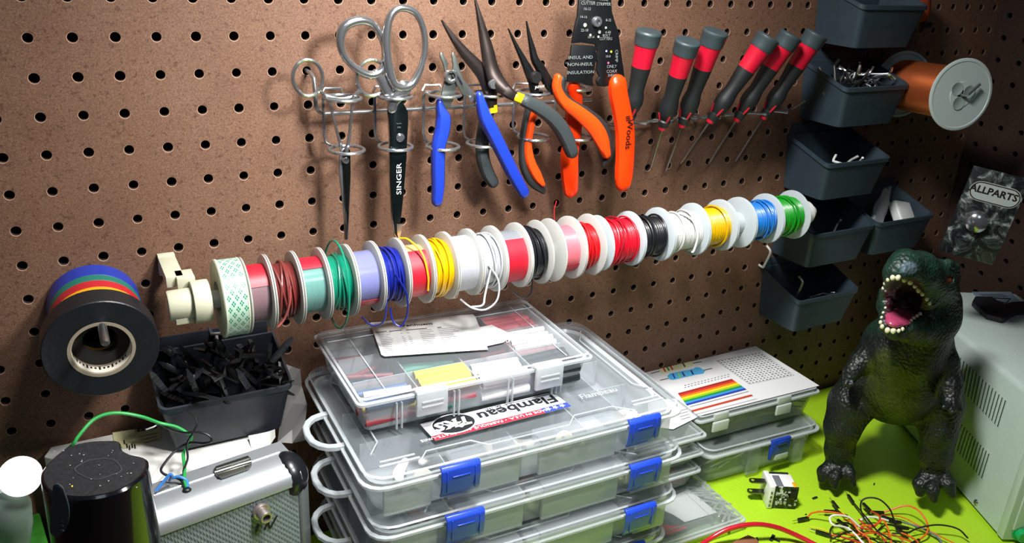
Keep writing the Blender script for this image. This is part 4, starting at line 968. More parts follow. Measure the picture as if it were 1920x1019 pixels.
# tubes: (cell column, cell row, colours, count, length)
CELLX = [-.071, -.024, .024, .071]; CELLY = [-.039, -.001, .036]
HS = {'blue':('#33517e','blue'), 'white':('#e9ebec','white'), 'yellow':('#d8bc08','yellow'), 'green':('#2c6e5c','dark green'), 'red':('#8f2a34','dark red'), 'pink':('#c55462','red'), 'black':('#1b2127','black'), 'maroon':('#6d2a35','maroon')}
def shrink(i, j, col, n, r=.0026, L=.040, spread=1, layer=0, jit=.1):
    c, nm = HS[col]; place = ['front left','front, second from left','front, third from left','front right'][i] if j == 0 else (['middle left','middle, second from left','middle, third from left','middle right'][i] if j == 1 else ['back left','back, second from left','back, third from left','back right'][i])
    proto = None
    for k in range(n):
        bm = B(); lathe(bm, [(r*.72,-L/2),(r,-L/2),(r,L/2),(r*.72,L/2)], (0,0,0), (1,0,0), 14, closed=True)
        y = CELLY[j]+(-.0155+.031*(k+.5)/n)*spread; z = zb+.0045+r*(1+2*layer)+(.0008 if k % 2 else 0)
        bmesh.ops.transform(bm, matrix=fr.m@Matrix.Translation((CELLX[i]+random.uniform(-.001,.001), y, z))@Matrix.Rotation(random.uniform(-jit,jit), 4, 'Z')@Matrix.Rotation(random.uniform(-.03,.03), 4, 'Y'), verts=bm.verts)
        tag(obj('heat_shrink_tube', bm, mm('shrink_'+col, c, .55)), f'{nm} heat shrink tube in the {place} compartment of the top box', 'tubing', f'{nm} tubes, {place} compartment')
random.seed(5)
shrink(0,0,'red',4,.0030,.042,layer=0); shrink(0,0,'yellow',2,.0030,.040,layer=1,jit=.3,spread=.8); shrink(0,0,'blue',3,.0028,.038,layer=2); shrink(0,0,'white',1,.0026,.036,layer=3,jit=.2)
shrink(1,0,'green',4,.0030,.042,layer=0); shrink(1,0,'pink',4,.0028,.042,layer=1); shrink(1,0,'yellow',4,.0038,.042,layer=2,jit=.05)
shrink(2,0,'white',4,.0042,.042,layer=0,jit=.04); shrink(2,0,'white',4,.0042,.042,layer=1.2,jit=.04)
shrink(3,0,'black',4,.0045,.040,layer=0,jit=.03); shrink(3,0,'black',4,.0045,.040,layer=1,jit=.03)
shrink(0,1,'blue',5,.0030,.038,layer=0); shrink(0,1,'maroon',3,.0022,.036,layer=2,jit=.4)
shrink(1,1,'green',5,.0034,.042,layer=1.4,jit=.06)
shrink(2,1,'maroon',5,.0034,.042,layer=1.4,jit=.05)
shrink(3,1,'white',4,.0026,.040,layer=3,jit=.04); shrink(3,1,'pink',6,.0024,.041,layer=2.2,jit=.03)
shrink(0,2,'maroon',4,.0024,.034,layer=0,jit=.3); shrink(1,2,'black',3,.003,.036,layer=0)
shrink(2,2,'pink',5,.0032,.040,layer=1.6,jit=.05); shrink(3,2,'pink',6,.0030,.042,layer=2,jit=.04)
# paper list and a smaller slip on its lid
zp = zt+.0006
def paper(name, px, z, m, lab, th=.00025):
    bm = B(); prism(bm, [Z(x, y, z) for x, y in px], (0,0,th)); o = thing(name, lab, 'paper', Z(*px[0], z)); obj('sheet', bm, m, o); return o
PW = mm('paper_white', '#d9dbdb', .6)
pa = paper('parts_list_card', [(694,606),(886,590),(891,594),(915,656),(721,669),(715,666)], zp+.0006, PW, 'white printed parts list card on the lid of the clear compartment box')
pc = [Z(694,606,zp+.001), Z(889,590,zp+.001), Z(915,656,zp+.001), Z(717,668,zp+.001)]
def CP(u, v): return pc[0]*(1-u)*(1-v)+pc[1]*u*(1-v)+pc[2]*u*v+pc[3]*(1-u)*v
xd_ = (pc[1]-pc[0]).normalized()
text('lettering', 'Wenhuam', CP(.40,.17), xd_, (0,1,0), .0060, M['print_black'], pa, sx=1.2, bold=.0001)
random.seed(2); bm = B()
for r in range(12):
    for c0, c1 in ((.03,.16),(.24,.27),(.30,.33),(.42,.55),(.60,.80)):
        if random.random() < .2: continue
        v = .34+.05*r; a, b_ = CP(c0, v), CP(c0+(c1-c0)*random.uniform(.6,1), v); prism(bm, [a, b_, b_+Vector((0,-.0005,0)), a+Vector((0,-.0005,0))], (0,0,.00006))
obj('printed_lines', bm, mm('print_faint', '#6a7078', .6), pa)
bm = B()
for u0, u1 in ((.02,.12),(.14,.26),(.60,.64),(.30,.50)):
    a, b_ = CP(u0,.30), CP(u1,.29); prism(bm, [a, b_, b_+Vector((0,-.0011,0)), a+Vector((0,-.0011,0))], (0,0,.00008))
obj('printed_heading', bm, M['print_black'], pa)
paper('paper_slip', [(880,618),(922,610),(963,630),(943,643),(885,656),(870,640)], zp+.0001, PW, 'white paper slip sticking out from under the printed parts list card')
# ======================= boxes at the back right =======================
def clearbox(lab, cx, cy, w, d, zb, zr, ztop, yaw, m=PPG, r=.005, lip=.0022, inset=.004, name='component_box'):
    fr = Frame(cx, cy, yaw); t = thing(name, lab, 'organizer box', (cx, cy, zb))
    tray(fr, 'body', t, w-.006, d-.006, zb+.0004, zr, inset, r, m); lid(fr, 'lid', t, w, d, zr-.0005, ztop, r+.001, m, lip=lip)
    return fr, t
fr, t = clearbox('clear resistor kit box carrying the printed colour chart', .6155, -.0510, .1640, .0960, -.3975, -.3665, -.3605, -.030)
for x in (-.055, .030):
    bm = B(); box(bm, (x, -.0505, -.3745), (.021, .003, .012), bevel=.0045, seg=3); box(bm, (x, -.049, -.364), (.018, .003, .008), bevel=.0006); fr.put('latch', bm, mm('latch_clear2', '#ccd4d0', .35, alpha=.75), t)
bm = B(); frc = fr
for x in (-.04, 0, .04): box(bm, (x, 0, -.383), (.001, .084, .024))
fr.put('divider', bm, PPG, t)
fr2, t2 = clearbox('clear deep parts box with a blue latch beneath the resistor kit', .6210, -.0600, .1520, .1000, -.4440, -.4060, -.3985, -.050, r=.010, lip=.003, inset=.004)
bm = B(); box(bm, (.018, -.0530, -.4120), (.026, .004, .020), bevel=.001); box(bm, (.018, -.0555, -.4060), (.012, .0015, .004), bevel=.0003); box(bm, (.007, -.0535, -.4180), (.005, .004, .016), bevel=.0015); fr2.put('latch', bm, mm('latch_blue_dark', '#1d3fa8', .35), t2)
bm = B(); box(bm, (.021, -.0540, -.4240), (.018, .003, .007), bevel=.0008); fr2.put('latch_tab', bm, M['latch_clear2'], t2)
bm = B(); box(bm, (-.012, -.0490, -.426), (.016, .004, .030), bevel=.001); box(bm, (.050, -.0490, -.426), (.016, .004, .030), bevel=.001); box(bm, (.04, 0, -.426), (.001, .088, .03)); box(bm, (-.01, 0, -.426), (.001, .088, .03)); fr2.put('divider', bm, PPG, t2)
random.seed(9)
for i in range(34):
    up = i < 18; f_ = frc if up else fr2; z_ = -.391 if up else -.434
    x = random.uniform(-.068,.068); y = random.uniform(-.040,-.020) if i % 2 else random.uniform(-.038,.03); a_ = random.uniform(-.5,.5)
    bm = B(); q = [f_.p(x-.020*math.cos(a_), y-.020*math.sin(a_)*.5, z_+random.uniform(-.003,.009)), f_.p(x+.020*math.cos(a_), y+.020*math.sin(a_)*.5, z_+random.uniform(-.003,.011))]
    for p in q: p.y = max(min(p.y, -.012), -.092)
    tube(bm, [q[0], q[0].lerp(q[1],.5)+Vector((0,0,.002)), q[1]], .0011, 6, smooth=3)
    tag(obj('resistor_strip', bm, mm('strip_%d' % (i % 3), ('#b8a27a','#8a8f86','#6f6a5c')[i % 3], .6)), 'dim resistor strip inside the resistor kit box' if up else 'dim resistor strip inside the deep box with the blue latch', 'resistor', 'resistor strips, upper kit' if up else 'resistor strips, lower box')
# colour chart
zc_ = -.3602
ch = thing('resistor_colour_chart', 'printed sheet with resistor drawings and rainbow bands on the clear kit box', 'chart', Z(1400, 700, zc_))
c0, c1, c2 = Z(1310,781,zc_), Z(1536,724,zc_), Z(1415.6,649,zc_); c3 = c0+(c2-c1)
U_ = (c1-c0); V_ = (c2-c1)
def CH(x, y, h=.0004): return Z(x, y, zc_+h)
bm = B(); prism(bm, [c0, c1, c2, c3], (0,0,.0003)); obj('sheet', bm, PW, ch)
def strip(pts, c, h=.0005, nm='colour_band', t=.00008):
    bm = B(); prism(bm, [CH(x, y, h) for x, y in pts], (0,0,t)); obj(nm, bm, mm('ink'+c, c, .5), ch)
bands = ['#9c2a22','#c8372c','#e07a22','#f0d020','#8cc22a','#1e8a3c','#3c8ed8','#2a3c9c']
aL, aR, bL, bR = (1271,738), (1372,711), (1288,761), (1400,731)
n = len(bands)
for k, c in enumerate(bands):
    t0_, t1_ = k/n, (k+1)/n
    f = lambda A, C_, t: (A[0]+(C_[0]-A[0])*t, A[1]+(C_[1]-A[1])*t)
    strip([f(aL,bL,t0_), f(aR,bR,t0_), f(aR,bR,t1_), f(aL,bL,t1_)], c)
strip([(1296,770),(1409,740),(1412,743),(1299,773)], '#b5442c')
strip([(1293,763),(1403,734),(1404,735),(1294,764.2)], '#8a8a8a'); strip([(1305,777),(1419,748),(1419.5,748.7),(1305.5,777.7)], '#8a8a8a')
# two drawn resistors
for pts, c in (([(1235,696),(1239,690),(1246,688),(1290,677),(1297,678),(1301,682),(1297,687),(1250,699),(1240,701)], '#d9dcb0'), ([(1251,706),(1256,701),(1300,692),(1305,689),(1313,690),(1322,696),(1319,701),(1306,703),(1262,713),(1256,712)], '#4fa8d8')): strip(pts, c, nm='drawn_resistor')
for pts, c in (([(1220,700),(1236,696),(1237,697.5),(1221,701.5)], '#6a6e70'), ([(1299,681),(1315,678),(1315,679.6),(1299,682.6)], '#6a6e70'), ([(1237,713),(1254,709),(1254,710.5),(1238,714.5)], '#6a6e70'), ([(1319,694),(1335,690.5),(1336,692),(1320,695.5)], '#6a6e70')): strip(pts, c, nm='drawn_lead')
for x, y, c, q in ((1242,690,'#c8372c',8),(1249,689,'#1e8a3c',7),(1256,687.5,'#c8372c',7),(1279,682,'#4a4a2a',7),(1260,701.5,'#2a3c9c',9),(1270,700,'#8cc22a',9),(1278,698.5,'#3a1c60',8),(1294,695,'#1c2a60',8)):
    strip([(x,y),(x+2.6,y-.6),(x+7,y+q-1),(x+4.4,y+q)], c, .0007, 'drawn_band')
# printed table
bm = B(); random.seed(6)
T0, T1, T2, T3 = (1343,677), (1425,661), (1489,704), (1405,721)
def TP(u, v): 
    x = T0[0]*(1-u)*(1-v)+T1[0]*u*(1-v)+T2[0]*u*v+T3[0]*(1-u)*v; y = T0[1]*(1-u)*(1-v)+T1[1]*u*(1-v)+T2[1]*u*v+T3[1]*(1-u)*v; return CH(x, y, .0004)
for i in range(13):
    for j in range(14):
        u, v = (i+.2)/13, (j+.3)/14; l = random.uniform(.3,.6)/13
        prism(bm, [TP(u,v), TP(u+l,v), TP(u+l,v+.028), TP(u,v+.028)], (0,0,.00006))
for u0, v0, u1, v1 in ((0,0,1,0),(1,0,1,1),(0,1,1,1),(0,0,0,1)):
    a, b_ = TP(u0,v0), TP(u1,v1); tube(bm, [a, b_], .00018, 4)
for r in range(2):
    for i in range(14):
        x = 1283+i*6.2; y = 727-r*4-i*1.55; prism(bm, [CH(x,y), CH(x+3.4,y-.9), CH(x+4,y), CH(x+.6,y+.9)], (0,0,.00006))
obj('printed_table', bm, mm('print_dim', '#5a5e62', .6), ch)
# small stacked boxes between the tackle boxes and the resistor kit
SB = [(-.4295,-.4085,-.4035,'bottom small clear box with pinkish contents right of the tackle boxes'), (-.4033,-.3880,-.3835,'middle one of the small clear boxes right of the tackle boxes'), (-.3833,-.3680,-.3630,'top one of the small clear boxes right of the tackle boxes, under a card')]
for k, (zb_, zr_2, zt_, lab) in enumerate(SB):
    f3, t3 = clearbox(lab, .4795, -.0630, .0930, .1040, zb_, zr_2, zt_, -.02, name='small_component_box', m=PPG)
    bm = B(); 
    for y in (-.02, .015): box(bm, (0, y, (zb_+zr_2)/2), (.080, .001, .8*(zr_2-zb_)))
    f3.put('divider', bm, PPG, t3)
    for i in range(7):
        bm = B(); c_ = (['#b0384a','#a8404c','#c45a64'], ['#2e3532','#5a625e','#7e3038'], ['#4a5250','#8c9490','#30363a'])[k][i % 3]
        ribbon(bm, [(-.016,0,0),(0,.001,.001),(.016,0,0)], [.004,.0045,.004], .0035 if k == 0 else .002, (0,0,1), smooth=3)
        bmesh.ops.transform(bm, matrix=f3.m@Matrix.Translation((.020-.012*(i % 2), -.038+.005*i, zb_+.006))@Matrix.Rotation(.2*(i % 3)-.1, 4, 'Z'), verts=bm.verts)
        tag(obj('small_component', bm, mm('comp'+c_, c_, .5)), ('pinkish red component inside the bottom small clear box', 'dark component inside the middle small clear box', 'grey component inside the top small clear box')[k], 'component', ('components, bottom small box','components, middle small box','components, top small box')[k])
cd = thing('index_card', 'white index card with text lines on the top small clear box', 'card', (.49,-.08,-.3625))
bm = B(); q = [Z(x, y, -.3626) for x, y in ((1262,806),(1308,783),(1270,748),(1215,752),(1215,800))]; prism(bm, q, (0,0,.0003)); obj('card', bm, PW, cd)
bm = B()
for k in range(4): a = Z(1268+3*k, 773+5*k-1, -.3621); b_ = Z(1288+2*k, 768+5*k-1, -.3621); prism(bm, [a, b_, b_+Vector((0,-.0006,0)), a+Vector((0,-.0006,0))], (0,0,.00008))
obj('printed_lines', bm, M['print_dim'], cd)
# flat box on the mat
fr, t = clearbox('flat clear box of silver pins and white card beside the small boxes', .4865, -.0950, .1080, .1480, -.4445, -.4345, -.4300, -.025, m=PPG, r=.004)
bm = B(); box(bm, (0, -.055, -.4390), (.098, .001, .008)); box(bm, (.028, -.02, -.4390), (.001, .08, .008)); fr.put('divider', bm, PPG, t)
bm = B(); prism(bm, [Z(x, y, -.4355) for x, y in ((1226,950),(1290,918),(1345,962),(1284,980),(1262,966))], (0,0,.0003)); tag(obj('white_card', bm, PW), 'white card lying inside the flat clear box', 'card')
bm = B(); box(bm, (.478, -.110, -.4424), (.086, .080, .001)); o = tag(obj('dark_liner', bm, mm('foam_dark', '#33373b', .7)), 'dark grey foam sheet lining the flat clear box', 'foam sheet')
bm = B(); prism(bm, [Z(x, y, -.4380) for x, y in ((1240,985),(1290,990),(1258,1003),(1240,1004))], (0,0,.0006)); tag(obj('red_card', bm, mm('red_card', '#c23a4c', .5)), 'small red card at the front of the flat clear box', 'card')
random.seed(12)
for i in range(16):
    x = 1306+(i % 8)*9+random.uniform(-3,3); y = 902+(i % 8)*9+(i//8)*12+random.uniform(-2,2)
    p = Z(x, y, -.4345); bm = B(); a_ = .6+random.uniform(-.2,.2)+(1.2 if i > 11 else 0); dd = Vector((math.cos(a_-1.2), math.sin(a_-1.2), 0))*.009
    ribbon(bm, [p-dd, p, p+dd], [.0012,.0014,.0012], .0008, (0,0,1), smooth=2, seg=6); tag(obj('silver_pin', bm, mm('pin_silver', '#cfd5d6', .3, .6)), 'silver pin scattered in the flat clear box', 'pin', 'silver pins in the flat box')
# ======================= left bench corner =======================
ALU = mm('brushed_alu', '#aab0b4', .42, .6, bump=.04, bscale=900)
# --- white cardboard box behind the case ---
wb = thing('cardboard_box', 'white cardboard box with a barcode label, standing behind the aluminium case', 'box', (.045, -.045, DESK))
zt_ = -.2965
bm = B(); q = [Z(82,857,zt_), Z(262,915,zt_), Z(505,838,zt_), Vector((.124,-.0045,zt_)), Vector((-.028,-.0045,zt_))]
q[1].y = max(q[1].y, -.088); prism(bm, q, (0,0,DESK-zt_), .001); obj('body', bm, mm('card_white', '#dfe0da', .55), wb)
bm = B(); a, b_, c_ = Z(472,838,zt_+.001), Z(508,838,zt_+.001), Z(524,800,zt_+.012)
ribbon(bm, [Z(470,836,zt_+.0010), Z(500,826,zt_+.0035), Z(516,813,zt_+.010)], [.010,.008,.004], .0004, (0,-.3,1), smooth=4, power=5, rnd=False); obj('lifted_corner', bm, M['card_white'], wb)
lb = mm('label_yellow', '#c9c79a', .5)
bm = B(); q = [Z(x, y, zt_+.0004) for x, y in ((211,812),(302,799),(302,827),(232,842),(213,826))]; prism(bm, q, (0,0,.0002)); obj('label', bm, lb, wb)
bm = B(); random.seed(1)
for i in range(16): p = Z(253+i*2.6, 806-i*.5, zt_+.0008); prism(bm, [p, p+Vector((.0004+.0003*(i%3),0,0)), p+Vector((.0004+.0003*(i%3),-.0045,0)), p+Vector((0,-.0045,0))], (0,0,.00006))
for i in range(5): p = Z(231+i*5, 826+[0,8,12,10,12][i]-i, zt_+.0008); prism(bm, [p, p+Vector((.0009,0,0)), p+Vector((.0009,-.006,0)), p+Vector((0,-.006,0))], (0,0,.00006))
for r in range(3):
    a = Z(262+r*4, 819+r*6, zt_+.0008); b_ = Z(296, 812+r*6, zt_+.0008); prism(bm, [a, b_, b_+Vector((0,-.0006,0)), a+Vector((0,-.0006,0))], (0,0,.00006))
obj('barcode', bm, M['print_black'], wb)
# --- aluminium case ---
ca = thing('aluminium_case', 'aluminium flight case with a black corner cap, hinge and a socket marked IN', 'case', (.05, -.11, DESK))
ZT = -.2900; Bk = Z(510,833,ZT); Bl = Z(300,903,ZT); U = (Bk-Bl); U.z = 0; U.normalize(); Nf = Vector((U.y, -U.x, 0))  # Nf points to the room
if Nf.y > 0: Nf = -Nf
def CA(u, n, z): return Vector((Bk.x, Bk.y, 0))+U*u+Nf*n+Vector((0,0,z))
prof = [(0,ZT-.02),(0,ZT),(.012,ZT),(.020,ZT-.0003),(.027,ZT-.0016),(.032,ZT-.0040),(.0355,ZT-.0072),(.0375,ZT-.0110),(.0380,ZT-.0145),(.0380,ZT-.0155),(.0355,ZT-.0155),(.032,ZT-.0150)]
bm = B(); vs = [[bm.verts.new(CA(u, n, z)) for n, z in prof] for u in (-.150, .0065)]
for k in range(len(prof)): bm.faces.new((vs[0][k], vs[0][(k+1) % len(prof)], vs[1][(k+1) % len(prof)], vs[1][k]))
bm.faces.new(vs[0][::-1]); bm.faces.new(vs[1]); obj('frame_rail', bm, ALU, ca)
bm = B(); tube(bm, [CA(-.150,.0135,ZT+.0001), CA(.000,.0135,ZT+.0001)], .0007, 6); obj('lid_seam', bm, mm('seam_bright', '#eceeee', .3, .4), ca)
pm = bpy.data.materials.new('textured_panel'); pm.use_nodes = True; nt = pm.node_tree; b = nt.nodes['Principled BSDF']; b.inputs['Base Color'].default_value = lin('#8d999f')+(1,); b.inputs['Roughness'].default_value = .4; b.inputs['Metallic'].default_value = .3
tc = nt.nodes.new('ShaderNodeTexCoord'); ck = nt.nodes.new('ShaderNodeTexWave'); ck.inputs['Scale'].default_value = 130; ck.bands_direction = 'DIAGONAL'; ck2 = nt.nodes.new('ShaderNodeTexWave'); ck2.inputs['Scale'].default_value = 150; ck2.bands_direction = 'X'
ml = nt.nodes.new('ShaderNodeMath'); ml.operation = 'MULTIPLY'; nt.links.new(tc.outputs['Object'], ck.inputs['Vector']); nt.links.new(tc.outputs['Object'], ck2.inputs['Vector']); nt.links.new(ck.outputs['Fac'], ml.inputs[0]); nt.links.new(ck2.outputs['Fac'], ml.inputs[1])
bp = nt.nodes.new('ShaderNodeBump'); bp.inputs['Strength'].default_value = .5; bp.inputs['Distance'].default_value = .001; nt.links.new(ml.outputs[0], bp.inputs['Height']); nt.links.new(bp.outputs['Normal'], b.inputs['Normal'])
bm = B(); prism(bm, [CA(-.150,.0363,ZT-.0150), CA(.0030,.0363,ZT-.0150), CA(.0030,.0363,DESK+.001), CA(-.150,.0363,DESK+.001)], -Nf*.034); obj('textured_panel', bm, pm, ca)
bm = B(); prism(bm, [CA(.0030,.0367,ZT-.018), CA(.006,.0380,ZT-.018), CA(.0135,.032,ZT-.018), CA(.0160,.02,ZT-.018), CA(.0160,.001,ZT-.018), CA(.0030,.001,ZT-.018)], (0,0,DESK+.001-(ZT-.02)), .001); obj('corner_post', bm, mm('alu_grey', '#7d8484', .45, .5), ca)
bm = B(); res = bmesh.ops.create_uvsphere(bm, u_segments=28, v_segments=18, radius=1)
R_ = Matrix((U, Nf, Vector((0,0,1)))).transposed().to_4x4()
bmesh.ops.transform(bm, matrix=Matrix.Translation(CA(.0025,.0200,ZT-.0165))@R_@Matrix.Diagonal((.0145,.0192,.0175,1)), verts=res['verts'])
for v in bm.verts:
    l = (v.co-CA(.0025,.0200,0)).dot(U)
    if l < -.006: v.co -= U*(l+.006)
obj('corner_cap', bm, mm('corner_black', '#15171c', .3, coat=.4), ca)
# hinge
hz = ZT+.0006; bm = B(); hc = Z(432, 876, hz)
def HP(x, y, z=hz): return Z(x, y, z)
prism(bm, [HP(400,884), HP(405,877), HP(465,857), HP(470,862), HP(472,874), HP(466,881), HP(415,899), HP(405,894)], (0,0,.0012), .0003)
tube(bm, [HP(403,887,hz+.0014), HP(471,866,hz+.0014)], .0015, 10); tube(bm, [HP(405,881,hz+.0012), HP(468,861,hz+.0012)], .0009, 8)
for x, y in ((412,893),(463,876)): lathe(bm, [(0,.0008),(.0012,.0008),(.0017,0)], HP(x, y, hz+.0012), (0,0,1), 12)
obj('hinge', bm, mm('hinge_steel', '#9b9e98', .28, .95), ca)
# socket, lettering
sp = CA(0,0,0)
def onpanel(x, y, off=.0370):
    r = Vector([float(v) for v in ray(x, y)]); c = Vector([float(v) for v in CC]); o = CA(0, off, 0); return c+r*((o-c).dot(Nf)/r.dot(Nf))
s0 = onpanel(489, 958, .0365); bm = B(); lathe(bm, [(.0028,.0105),(.0042,.0105),(.0045,.0098),(.0045,.003),(.0062,.003),(.0066,.002),(.0066,0),(.0028,0)], s0, Nf, 6*4, closed=True); lathe(bm, [(0,.004),(.0029,.004),(.0029,0)], s0, Nf, 16); obj('socket', bm, mm('nickel', '#b5aba4', .42, .85), ca)
bm = B()
for a, b_ in (((486,984),(480,999)), ((503,979),(496,994)), ((503,979),(506,992)), ((506,992),(519,968))):
    p, q = onpanel(*a), onpanel(*b_); d_ = (q-p).normalized(); s_ = d_.cross(Nf)*.0007; prism(bm, [p-s_, p+s_, q+s_, q-s_], Nf*.0002)
obj('marker_lettering', bm, M['print_black'], ca)
bm = B(); p = Z(350, 918, ZT+.0008); ball(bm, p-Vector((0,0,.001)), .0032, (1,.8,.6)); obj('grommet', bm, BLK, ca)
# --- loose wires over the case ---
def wire(name, lab, pts, r, c, cat='wire', sm=6):
    bm = B(); tube(bm, pts, r, 8, smooth=sm); return tag(obj(name, bm, mm('insul'+c, c, .4, coat=.2)), lab, cat)
wz = lambda l: [Z(x, y, z) for x, y, z in l]
wire('green_wire', 'green wire arching from behind the black canister down to the aluminium case', wz([(118,850,-.268),(136,835,-.256),(150,815,-.250),(178,786,-.244),(215,775,-.243),(262,781,-.249),(300,794,-.258),(330,801,-.262),(350,812,-.266),(359,820,-.270),(352,838,-.277),(344,850,-.279),(346,875,-.283),(346,900,-.286),(350,915,-.288)]), .0012, '#27a04a')
wire('black_wire', 'thin black wire looping in front of the black hanging bin', wz([(300,795,-.262),(320,805,-.262),(345,812,-.262),(372,811,-.260),(392,818,-.262),(396,828,-.266),(382,832,-.270),(355,831,-.272),(330,845,-.276),(308,870,-.280),(302,884,-.282),(315,893,-.284),(336,899,-.286),(349,912,-.288)]), .0009, '#14161a')
wire('black_wire', 'thin black wire twisted around the green wire above the case', wz([(343,771,-.252),(362,778,-.253),(369,795,-.257),(360,815,-.264),(350,835,-.272),(352,860,-.279),(344,885,-.284),(348,905,-.287)]), .0008, '#17191d')
wire('blue_wire', 'short bent blue wire lying on the aluminium case', wz([(292,922,-.287),(306,905,-.283),(318,891,-.279),(322,893,-.280),(318,901,-.285)]), .0011, '#3c7fd0')
wire('blue_wire', 'short straight blue wire running into the hole in the case top', wz([(322,897,-.285),(336,895,-.284),(350,902,-.286),(352,915,-.288)]), .0011, '#3c82c8')
wire('bare_wire', 'bare silver wire end at the left edge of the black hanging bin', wz([(274,806,-.262),(288,801,-.260),(296,795,-.259)]), .0006, '#cfd1d2')
# --- black canister ---
zc = -.205; P_ = [Z(x, y, zc) for x, y in ((75,893),(80,878),(98,858),(125,838),(160,828),(200,825),(224,827),(229,842),(246,852),(272,858),(279,866),(277,882),(262,900),(235,918),(200,930),(160,936),(120,934),(92,925),(78,910))]
cen = sum(P_, Vector())/len(P_); cn = thing('black_canister', 'glossy black plastic canister with a ribbed grip and a notched, dusty top', 'canister', (cen.x, cen.y, DESK))
Q = catmull(P_, 4, True)
bm = B(); rings = []
for z, s in ((zc-.0005,.90),(zc,.95),(zc-.0012,.99),(zc-.004,1.0),(zc-.03,1.02),(zc-.08,1.05),(zc-.13,1.03),(DESK+.001,1.0)): rings.append([Vector((cen.x+(p.x-cen.x)*s, cen.y+(p.y-cen.y)*s, z)) for p in Q])
shell(bm, rings[1:]); obj('body', bm, mm('glossy_black', '#0c0d11', .16, coat=.5), cn, angle=30)
bm = B(); shell(bm, [[Vector((cen.x+(p.x-cen.x)*.93, cen.y+(p.y-cen.y)*.93, zc-.0003+h)) for p in Q] for h in (0,.0006)]); obj('dusty_top', bm, mm('dusty_black', '#17181c', .75, noise=.5, nscale=350, bump=.4, bscale=500), cn)
bm = B(); 
dm = [(140,880),(168,864),(210,862),(228,882),(208,892),(180,900),(155,893)]
tube(bm, catmull([Z(x, y, zc+.0004) for x, y in dm], 3, True), .0004, 5, closed=True); obj('moulded_mark', bm, mm('dust_grey', '#3b3c40', .9), cn)
random.seed(31); bm = B()
for k in range(26):
    p = Z(random.uniform(100,260), random.uniform(838,915), zc+.0006); ball(bm, p, random.uniform(.00025,.0005), (1,1,.5), u=6, v=4)
obj('dust_specks', bm, mm('dust_light', '#a8a9a6', .9), cn)
bm = B(); ball(bm, Z(135,912.5,zc+.0006), .0009, (.6,1,.4)); obj('yellow_fleck', bm, mm('fleck_yellow', '#c9c23a', .6), cn)
# ribbed grip on the side towards the camera
def side(x, y, s=1.035):
    r = Vector([float(v) for v in ray(x, y)]); c = Vector([float(v) for v in CC]); best = None
    for i in range(len(Q)):
        a = Vector((cen.x+(Q[i].x-cen.x)*s, cen.y+(Q[i].y-cen.y)*s, 0)); b2 = Q[(i+1) % len(Q)]; b2 = Vector((cen.x+(b2.x-cen.x)*s, cen.y+(b2.y-cen.y)*s, 0))
        e = b2-a; n = Vector((e.y, -e.x, 0)); den = r.dot(n)
        if abs(den) < 1e-9: continue
        t = (a-c).dot(n)/den; p = c+r*t; k = (p-a).dot(e)/e.dot(e)
        if t > 0 and -.01 <= k <= 1.01 and (best is None or t < best[0]): best = (t, p)
    return best[1] if best else W(x, y, .21)
bm = B(); gl = [side(x, y) for x, y in ((110,918),(113,940),(113,960),(110,980),(104,1000))]
ribbon(bm, gl, [.0035,.0050,.0055,.0050,.0030], .0009, (cen-gl[2]).normalized()*-1, smooth=4)
for k in range(8):
    p = side(104+k*.4, 926+k*9.5, 1.05); q = side(118+k*.2, 929+k*9.5, 1.05); tube(bm, [p, q], .0007, 6)
obj('ribbed_grip', bm, mm('grip_slate', '#3a444c', .5), cn)
# --- white round cap on a translucent bottle; emission stands in for its overexposure ---
bo = thing('capped_bottle', 'round white cap with an added glow for its overexposed look, on a translucent bottle at the left edge', 'bottle', Z(30, 1000, -.30))
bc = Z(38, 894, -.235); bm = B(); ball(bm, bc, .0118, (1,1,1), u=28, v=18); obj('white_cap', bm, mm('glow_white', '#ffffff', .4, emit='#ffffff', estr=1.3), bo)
bm = B(); lathe(bm, [(.0060,-.006),(.0095,-.012),(.0130,-.020),(.0120,-.034),(.0070,-.055),(.0065,-.20)], bc+Vector((-.010,.002,0)), (0,0,1), 28); obj('bottle_body', bm, mm('bottle_green', '#9fb8a8', .3, alpha=.6), bo)
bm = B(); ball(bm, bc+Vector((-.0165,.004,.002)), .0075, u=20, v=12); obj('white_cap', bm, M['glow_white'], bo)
# --- dark green box at the bottom left ---
bm = B(); box(bm, (-.092, -.060, -.3975), (.110, .095, .095), rotz(.12), bevel=.0015)
tag(obj('green_box', bm, mm('deep_green', '#2f7a1e', .6, noise=.25, nscale=120)), 'dark green box beside the black canister at the lower left edge', 'box')
# --- crumpled paper between bin and tackle boxes ---
cp = thing('crumpled_paper', 'crumpled grey white paper sticking up between the black bin and the tackle boxes', 'paper', W(548, 810, .035))
random.seed(3)
px = [[(522,678),(548,688),(563,693)], [(524,715),(545,722),(566,725)], [(526,755),(550,757),(576,760)], [(524,800),(548,806),(572,795)], [(520,830),(548,832),(574,826)]]
ds = [[.030,.040,.034],[.040,.030,.042],[.034,.046,.036],[.046,.036,.048],[.040,.046,.040]]
bm = B(); g_ = [[bm.verts.new(W(x, y, d)) for (x, y), d in zip(r, dd)] for r, dd in zip(px, ds)]
g2 = [[bm.verts.new(W(x, y, d-.0008)) for (x, y), d in zip(r, dd)] for r, dd in zip(px, ds)]
R5, C3 = 5, 3
for i in range(R5-1):
    for j in range(C3-1):
        for G in (g_, g2):
            bm.faces.new((G[i][j], G[i][j+1], G[i+1][j])); bm.faces.new((G[i][j+1], G[i+1][j+1], G[i+1][j]))
for i in range(R5-1):
    for j in (0, C3-1): bm.faces.new((g_[i][j], g_[i+1][j], g2[i+1][j], g2[i][j]))
